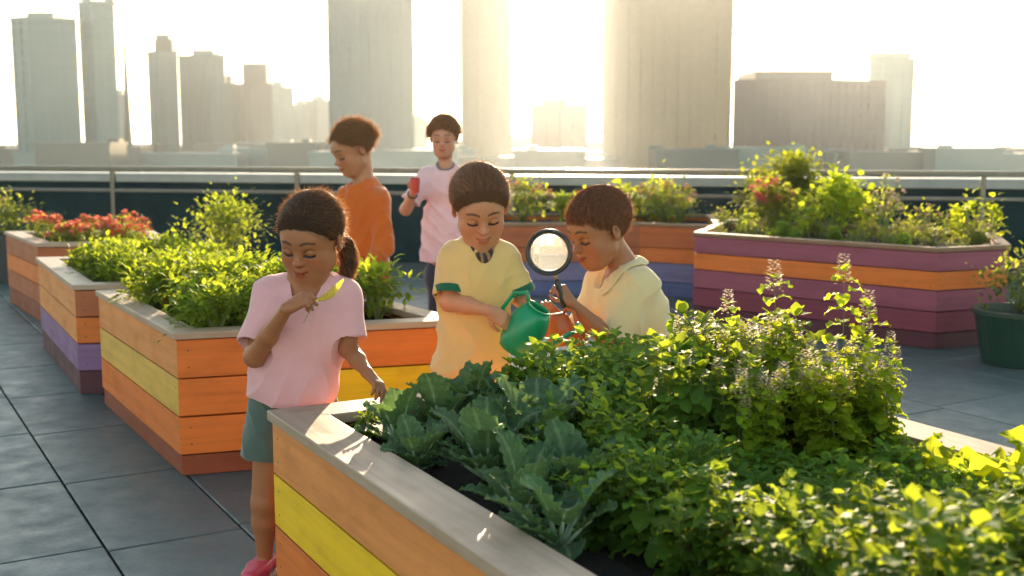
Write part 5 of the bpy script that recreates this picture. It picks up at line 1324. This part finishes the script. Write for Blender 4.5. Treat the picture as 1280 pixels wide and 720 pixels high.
for i in range(2): proto('lime', bush_proto(R_, .30, .42, 620, .062, (.15, .25, .015), clusters=20, wide=.85))
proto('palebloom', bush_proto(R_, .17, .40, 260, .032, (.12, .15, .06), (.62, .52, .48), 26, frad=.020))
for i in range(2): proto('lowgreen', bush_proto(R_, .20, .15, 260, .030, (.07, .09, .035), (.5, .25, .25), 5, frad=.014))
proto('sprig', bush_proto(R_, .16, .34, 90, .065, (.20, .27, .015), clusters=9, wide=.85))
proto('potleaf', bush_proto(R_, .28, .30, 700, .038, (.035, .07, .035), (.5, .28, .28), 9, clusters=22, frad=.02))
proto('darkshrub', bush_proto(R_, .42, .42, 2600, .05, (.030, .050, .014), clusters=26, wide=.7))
for k_ in ('balm', 'spike', 'lettuce', 'lime', 'sprig'): relit(k_, M['sunleaf'])
# ---- bed A
A2 = lambda a, b: nearP[0] + A1d * a + perp * b
zs = hp - .068
def putA(kind, name, label, cat, px, py, s=1., group=None, zz=zs, **k):
    p = at(px, py, zz); q = Vector((p.x, p.y)) - nearP[0]; a = q.dot(A1d); b = q.dot(perp)
    if not (.10 < a < Al - .1 and .10 < b < Aw - .10): print('out', kind, px, py, a, b)
    return put(kind, name, label, cat, (p.x, p.y, zz), s, R_.uniform(0, 6.28), group, rg=R_, **k)
KG = 'kale plants in the nearest planter'
kl = {0: 'blue green kale nearest the seedling and the corner of the peach planter', 1: 'large ruffled kale leaning over the left edge of the peach planter'}
for i, (px, py, s) in enumerate([(500, 560, .85), (553, 545, 1.0), (610, 600, 1.05), (672, 585, 1.25), (590, 535, .95), (655, 650, .9), (720, 640, 1.0), (640, 540, 1.0), (700, 690, .9), (705, 545, 1.05), (522, 590, .7)]):
    putA('kale', 'kale_plant', kl.get(i, 'blue green ruffled kale in the row along the left of the peach planter'), 'kale', px, py, s, KG)
def topline(px, D):
    pts = [(440, 500), (545, 482), (600, 478), (660, 452), (700, 436), (760, 432), (820, 436), (860, 420), (900, 404), (1010, 398), (1085, 420), (1110, 550), (1165, 590), (1180, 552), (1270, 560), (1400, 600)]
    y = pts[-1][1]
    for (x0, y0), (x1, y1) in zip(pts, pts[1:]):
        if px < x0: y = y0; break
        if px <= x1: y = y0 + (y1 - y0) * (px - x0) / (x1 - x0); break
    if D < 2.75: y = max(y, 520 + (2.75 - D) * 150 if px < 900 else 562 + (2.75 - D) * 90)
    elif D < 3.1: y = max(y, 455)
    return y
def proj(p):
    q = Vector(p) - Vector((0, 0, CAMH)); c = q.y * math.cos(PITCH) - q.z * math.sin(PITCH); v = q.y * math.sin(PITCH) + q.z * math.cos(PITCH)
    return 640 + F * q.x / c, 360 - F * v / c
H0 = {'feather': .15, 'herb': .19, 'mint': .27, 'balm': .44, 'lettuce': .11}
info = {'feather': ('parsley_plant', 'curly parsley filling the far part of the peach planter', 'parsley', 'parsley in the nearest bed'),
        'herb': ('basil_plant', 'low broad leaved herb packed in the middle of the peach planter', 'herb', 'low herbs in the nearest bed'),
        'mint': ('mint_plant', 'dark leafy mint at the near right of the peach planter', 'mint', 'mint in the nearest bed'),
        'balm': ('lemon_balm', 'tall backlit yellow green balm with pale flower tips', 'lemon balm', 'flowering balm in the nearest bed'),
        'lettuce': ('lettuce', 'bright lime green lettuce along the right cap of the peach planter', 'lettuce', 'lime lettuces on the right of the nearest bed')}
a = .20
while a < Al - .14:
    b = .24
    while b < Aw - .13:
        q = A2(a + R_.uniform(-.045, .045), b + R_.uniform(-.045, .045)); px, py = proj((q.x, q.y, zs)); D = q.y
        b += .118
        if b - .118 < .30 and a > .9: continue
        if px < 735 and D < 3.45 and py > 500 and b < .72: continue
        hh = P(px, topline(px, D) + R_.uniform(-14, 22), D).z - zs
        r = R_.random()
        if px > 1185 and 2.50 < D < 3.0: k = 'lettuce' if r < .8 else 'herb'
        elif px > 845 and D > 2.55: k = 'balm' if r < .78 else 'mint'
        elif px > 845: k = 'mint' if r < .75 else 'feather'
        elif D > 3.25: k = 'feather' if r < .6 else 'herb'
        else: k = 'mint' if r < .42 else ('herb' if r < .75 else 'feather')
        if hh < .15 and k in ('mint', 'balm'): k = 'herb'
        s_ = max(.55, min(1.5, hh / H0[k])); nm = info[k]
        put(k, nm[0], nm[1], nm[2], (q.x, q.y, zs), s_, R_.uniform(0, 6), nm[3], rg=R_, tilt=.1)
    a += .118
for px, D, top, lab, v in [(1072, 3.0, 340, 'tallest flowering balm stalk, standing clear of the herbs on the right', 0), (978, 3.05, 352, 'second tallest balm stalk with a pale flower head', 1), (914, 3.15, 384, 'shorter balm stalk with a nodding pale flower head on the left', 1), (1100, 2.85, 430, 'leaning balm stalk with the lowest flower head, at the right of the row', 0)]:
    p = P(px, top, D); hh = (.56, .50)[v] * 1.08
    put('spike', 'flowering_stalk', lab, 'lemon balm', (p.x, D, zs), (p.z - zs) / hh, R_.uniform(0, 6), 'flowering balm stalks', var=v)
putA('herb', 'seedling', 'small seedling at the corner where the girl reaches into the peach planter', 'seedling', 462, 548, .42)
# white petals on soil tips of cap etc: plant tag
pt = thing('plant_label', 'small yellow plant label standing among the herbs below the boy', 'plant label', P(692, 470, 3.62))
g = Geo(); c = P(692, 452, 3.62); g.box(c, (.026, .002, .06)); g.box(c + Vector((0, 0, -.08)), (.012, .002, .12)); g.obj('label_stake', plain('yellow_label', (.75, .45, .05), .4), pt)
# ---- other beds
def scatter(poly, h, specs, seed, drop=.07):
    rr = random.Random(seed)
    for (kind, name, label, cat, px, py, s, grp) in specs:
        p = at(px, py, h - drop); put(kind, name, label, cat, (p.x, p.y, h - drop), s, rr.uniform(0, 6), grp, rg=rr)
# the beds B and C: dense leafy rows on a jittered grid
def fill(poly, h, step, kinds, seed, name, label, cat, grp, s0=.8, s1=1.1, margin=.17):
    rr = random.Random(seed); ip = inset([Vector(p) for p in poly], margin); xs = [p.x for p in ip]; ys = [p.y for p in ip]; x = min(xs); n = len(ip)
    while x < max(xs):
        y = min(ys)
        while y < max(ys):
            q = Vector((x + rr.uniform(-.3, .3) * step, y + rr.uniform(-.3, .3) * step))
            if all((ip[(i + 1) % n] - ip[i]).cross(q - ip[i]) > 0 for i in range(n)):
                k = rr.choice(kinds); put(k, name, label, cat, (q.x, q.y, h - .07), rr.uniform(s0, s1), rr.uniform(0, 6), grp, rg=rr)
            y += step
        x += step
fill(polyB, hp, .21, ['basil', 'basil', 'herb'], 2, 'basil_plant', 'bright bushy basil in the orange planter behind the girl', 'basil', 'basil bushes in the planter behind the girl', .85, 1.15)
fill(polyC, hp, .20, ['basil'], 3, 'thyme_plant', 'low sunlit herb in the violet banded planter', 'herb', 'low herbs in the violet banded planter', .72, .9)
fill(polyD, hp, .27, ['redflower'], 4, 'red_flower_plant', 'low bedding plant with red blooms in the far left planter', 'flowers', 'red flowers in the far left planter', .85, 1.1)
pS = P(283, 300, 8.3); put('shrub', 'round_shrub', 'round fresh green shrub in a tub behind the basil', 'shrub', (pS.x, 8.3, .42), 1.05, 1, rg=R_)
def tub(name, label, x, y, r, h, mat, rim=True):
    t = thing(name, label, 'plant pot', (x, y, 0)); g = Geo(); g.lathe((x, y, 0), [(r * .72, .003), (r * .76, .01), (r * .97, h - .03), (r * 1.03, h - .028), (r * 1.03, h), (r * .93, h), (r * .9, h - .05)], 36, caps=False); g.lathe((x, y, 0), [(r * .74, .004), (r * .74, .012)], 24); g.obj('pot_wall', mat, t, smooth=False)
    g = Geo(); g.lathe((x, y, 0), [(r * .91, h - .06), (.01, h - .045)], 30, caps=False); g.obj('soil', M['soil'], t, smooth=True); return t
tub('plant_tub', 'round clay tub under the fresh green shrub behind the basil', pS.x, 8.3, .26, .46, plain('clay', (.3, .13, .07), .8))
# left edge dark plant
pL = P(8, 300, 11.2); tub('plant_tub', 'dark tub at the left edge of the terrace by the parapet', pL.x, 11.2, .3, .45, plain('dark_tub', (.05, .06, .06), .6)); put('potleaf', 'leafy_shrub', 'dark leafy shrub in a tub at the left edge of the terrace', 'shrub', (pL.x, 11.2, .42), 1.15, 1, rg=R_)
# purple planter E
E = [('lowgreen', 'low_plant', 'pale low plant at the left corner of the purple planter', 'plant', 905, 287, .9, None),
     ('geranium', 'red_geranium', 'red flowering geranium near the left of the purple planter', 'geranium', 972, 289, 1.05, None),
     ('lime', 'lime_leaf_plant', 'large lime green leafy plant in the middle of the purple planter', 'plant', 1042, 295, 1.0, None),
     ('palebloom', 'pale_flower_plant', 'upright plant with whitish blooms right of the lime green plant', 'flowers', 1104, 298, 1.0, None),
     ('lowgreen', 'low_plant', 'small reddish green plant in the gap of the purple planter', 'plant', 1160, 299, 1.2, None),
     ('sprig', 'lime_sprig', 'sparse yellow leaved sprig left of the right end post', 'plant', 1207, 303, .95, None),
     ('sprig', 'lime_sprig', 'sparse yellow leaved sprig at the far right of the purple planter', 'plant', 1238, 300, .85, None),
     ('lowgreen', 'low_plant', 'low green plant at the foot of the two yellow sprigs', 'plant', 1225, 306, .9, None),
     ('lowgreen', 'low_plant', 'low green plant between the red geranium and the lime plant', 'plant', 1006, 293, .9, None)]
scatter(polyE, hE, E, 6, .06)
fill(polyF, hF, .30, ['amber', 'amber', 'basil'], 8, 'amber_flower_plant', 'amber and coral blooms in the salmon and blue planter', 'flowers', 'amber flowers in the salmon and blue planter', 1.05, 1.5)
fill(polyE, hE, .30, ['lowgreen', 'herb', 'lowgreen'], 12, 'ground_cover_plant', 'small low filler plant between the tall ones in the purple planter', 'plant', 'filler plants in the purple planter', .5, .8, .14)
# dark shrub by the railing
ps = P(988, 262, 10.9); tub('plant_tub', 'grey tub holding the cloud shaped shrub by the railing', ps.x, 10.9, .32, .5, plain('grey_tub', (.08, .08, .075), .7)); put('darkshrub', 'cloud_shrub', 'dense dark shrub rising above the railing behind the red geranium', 'shrub', (ps.x, 10.9, .62), 1.15, .5, rg=R_)
put('darkshrub', 'cloud_shrub', 'lower flat shrub spreading right beside the dark shrub at the railing', 'shrub', (ps.x + .42, 10.8, .55), .80, 2.5, rg=R_)
tub('plant_tub', 'second grey tub under the lower flat shrub', ps.x + .42, 10.8, .26, .48, plain('grey_tub2', (.08, .08, .075), .7))
# green pot at the right edge
pr = at(1280, 458, 0); tub('plant_pot', 'dark green pot cut by the right edge of the picture', pr.x, pr.y + .1, .27, .34, plain('green_glaze', (.01, .045, .03), .35, scale=6)); put('potleaf', 'leafy_pot_plant', 'dark leafy plant with pink blooms in the green pot', 'plant', (pr.x, pr.y + .1, .32), 1.0, 1, rg=R_)
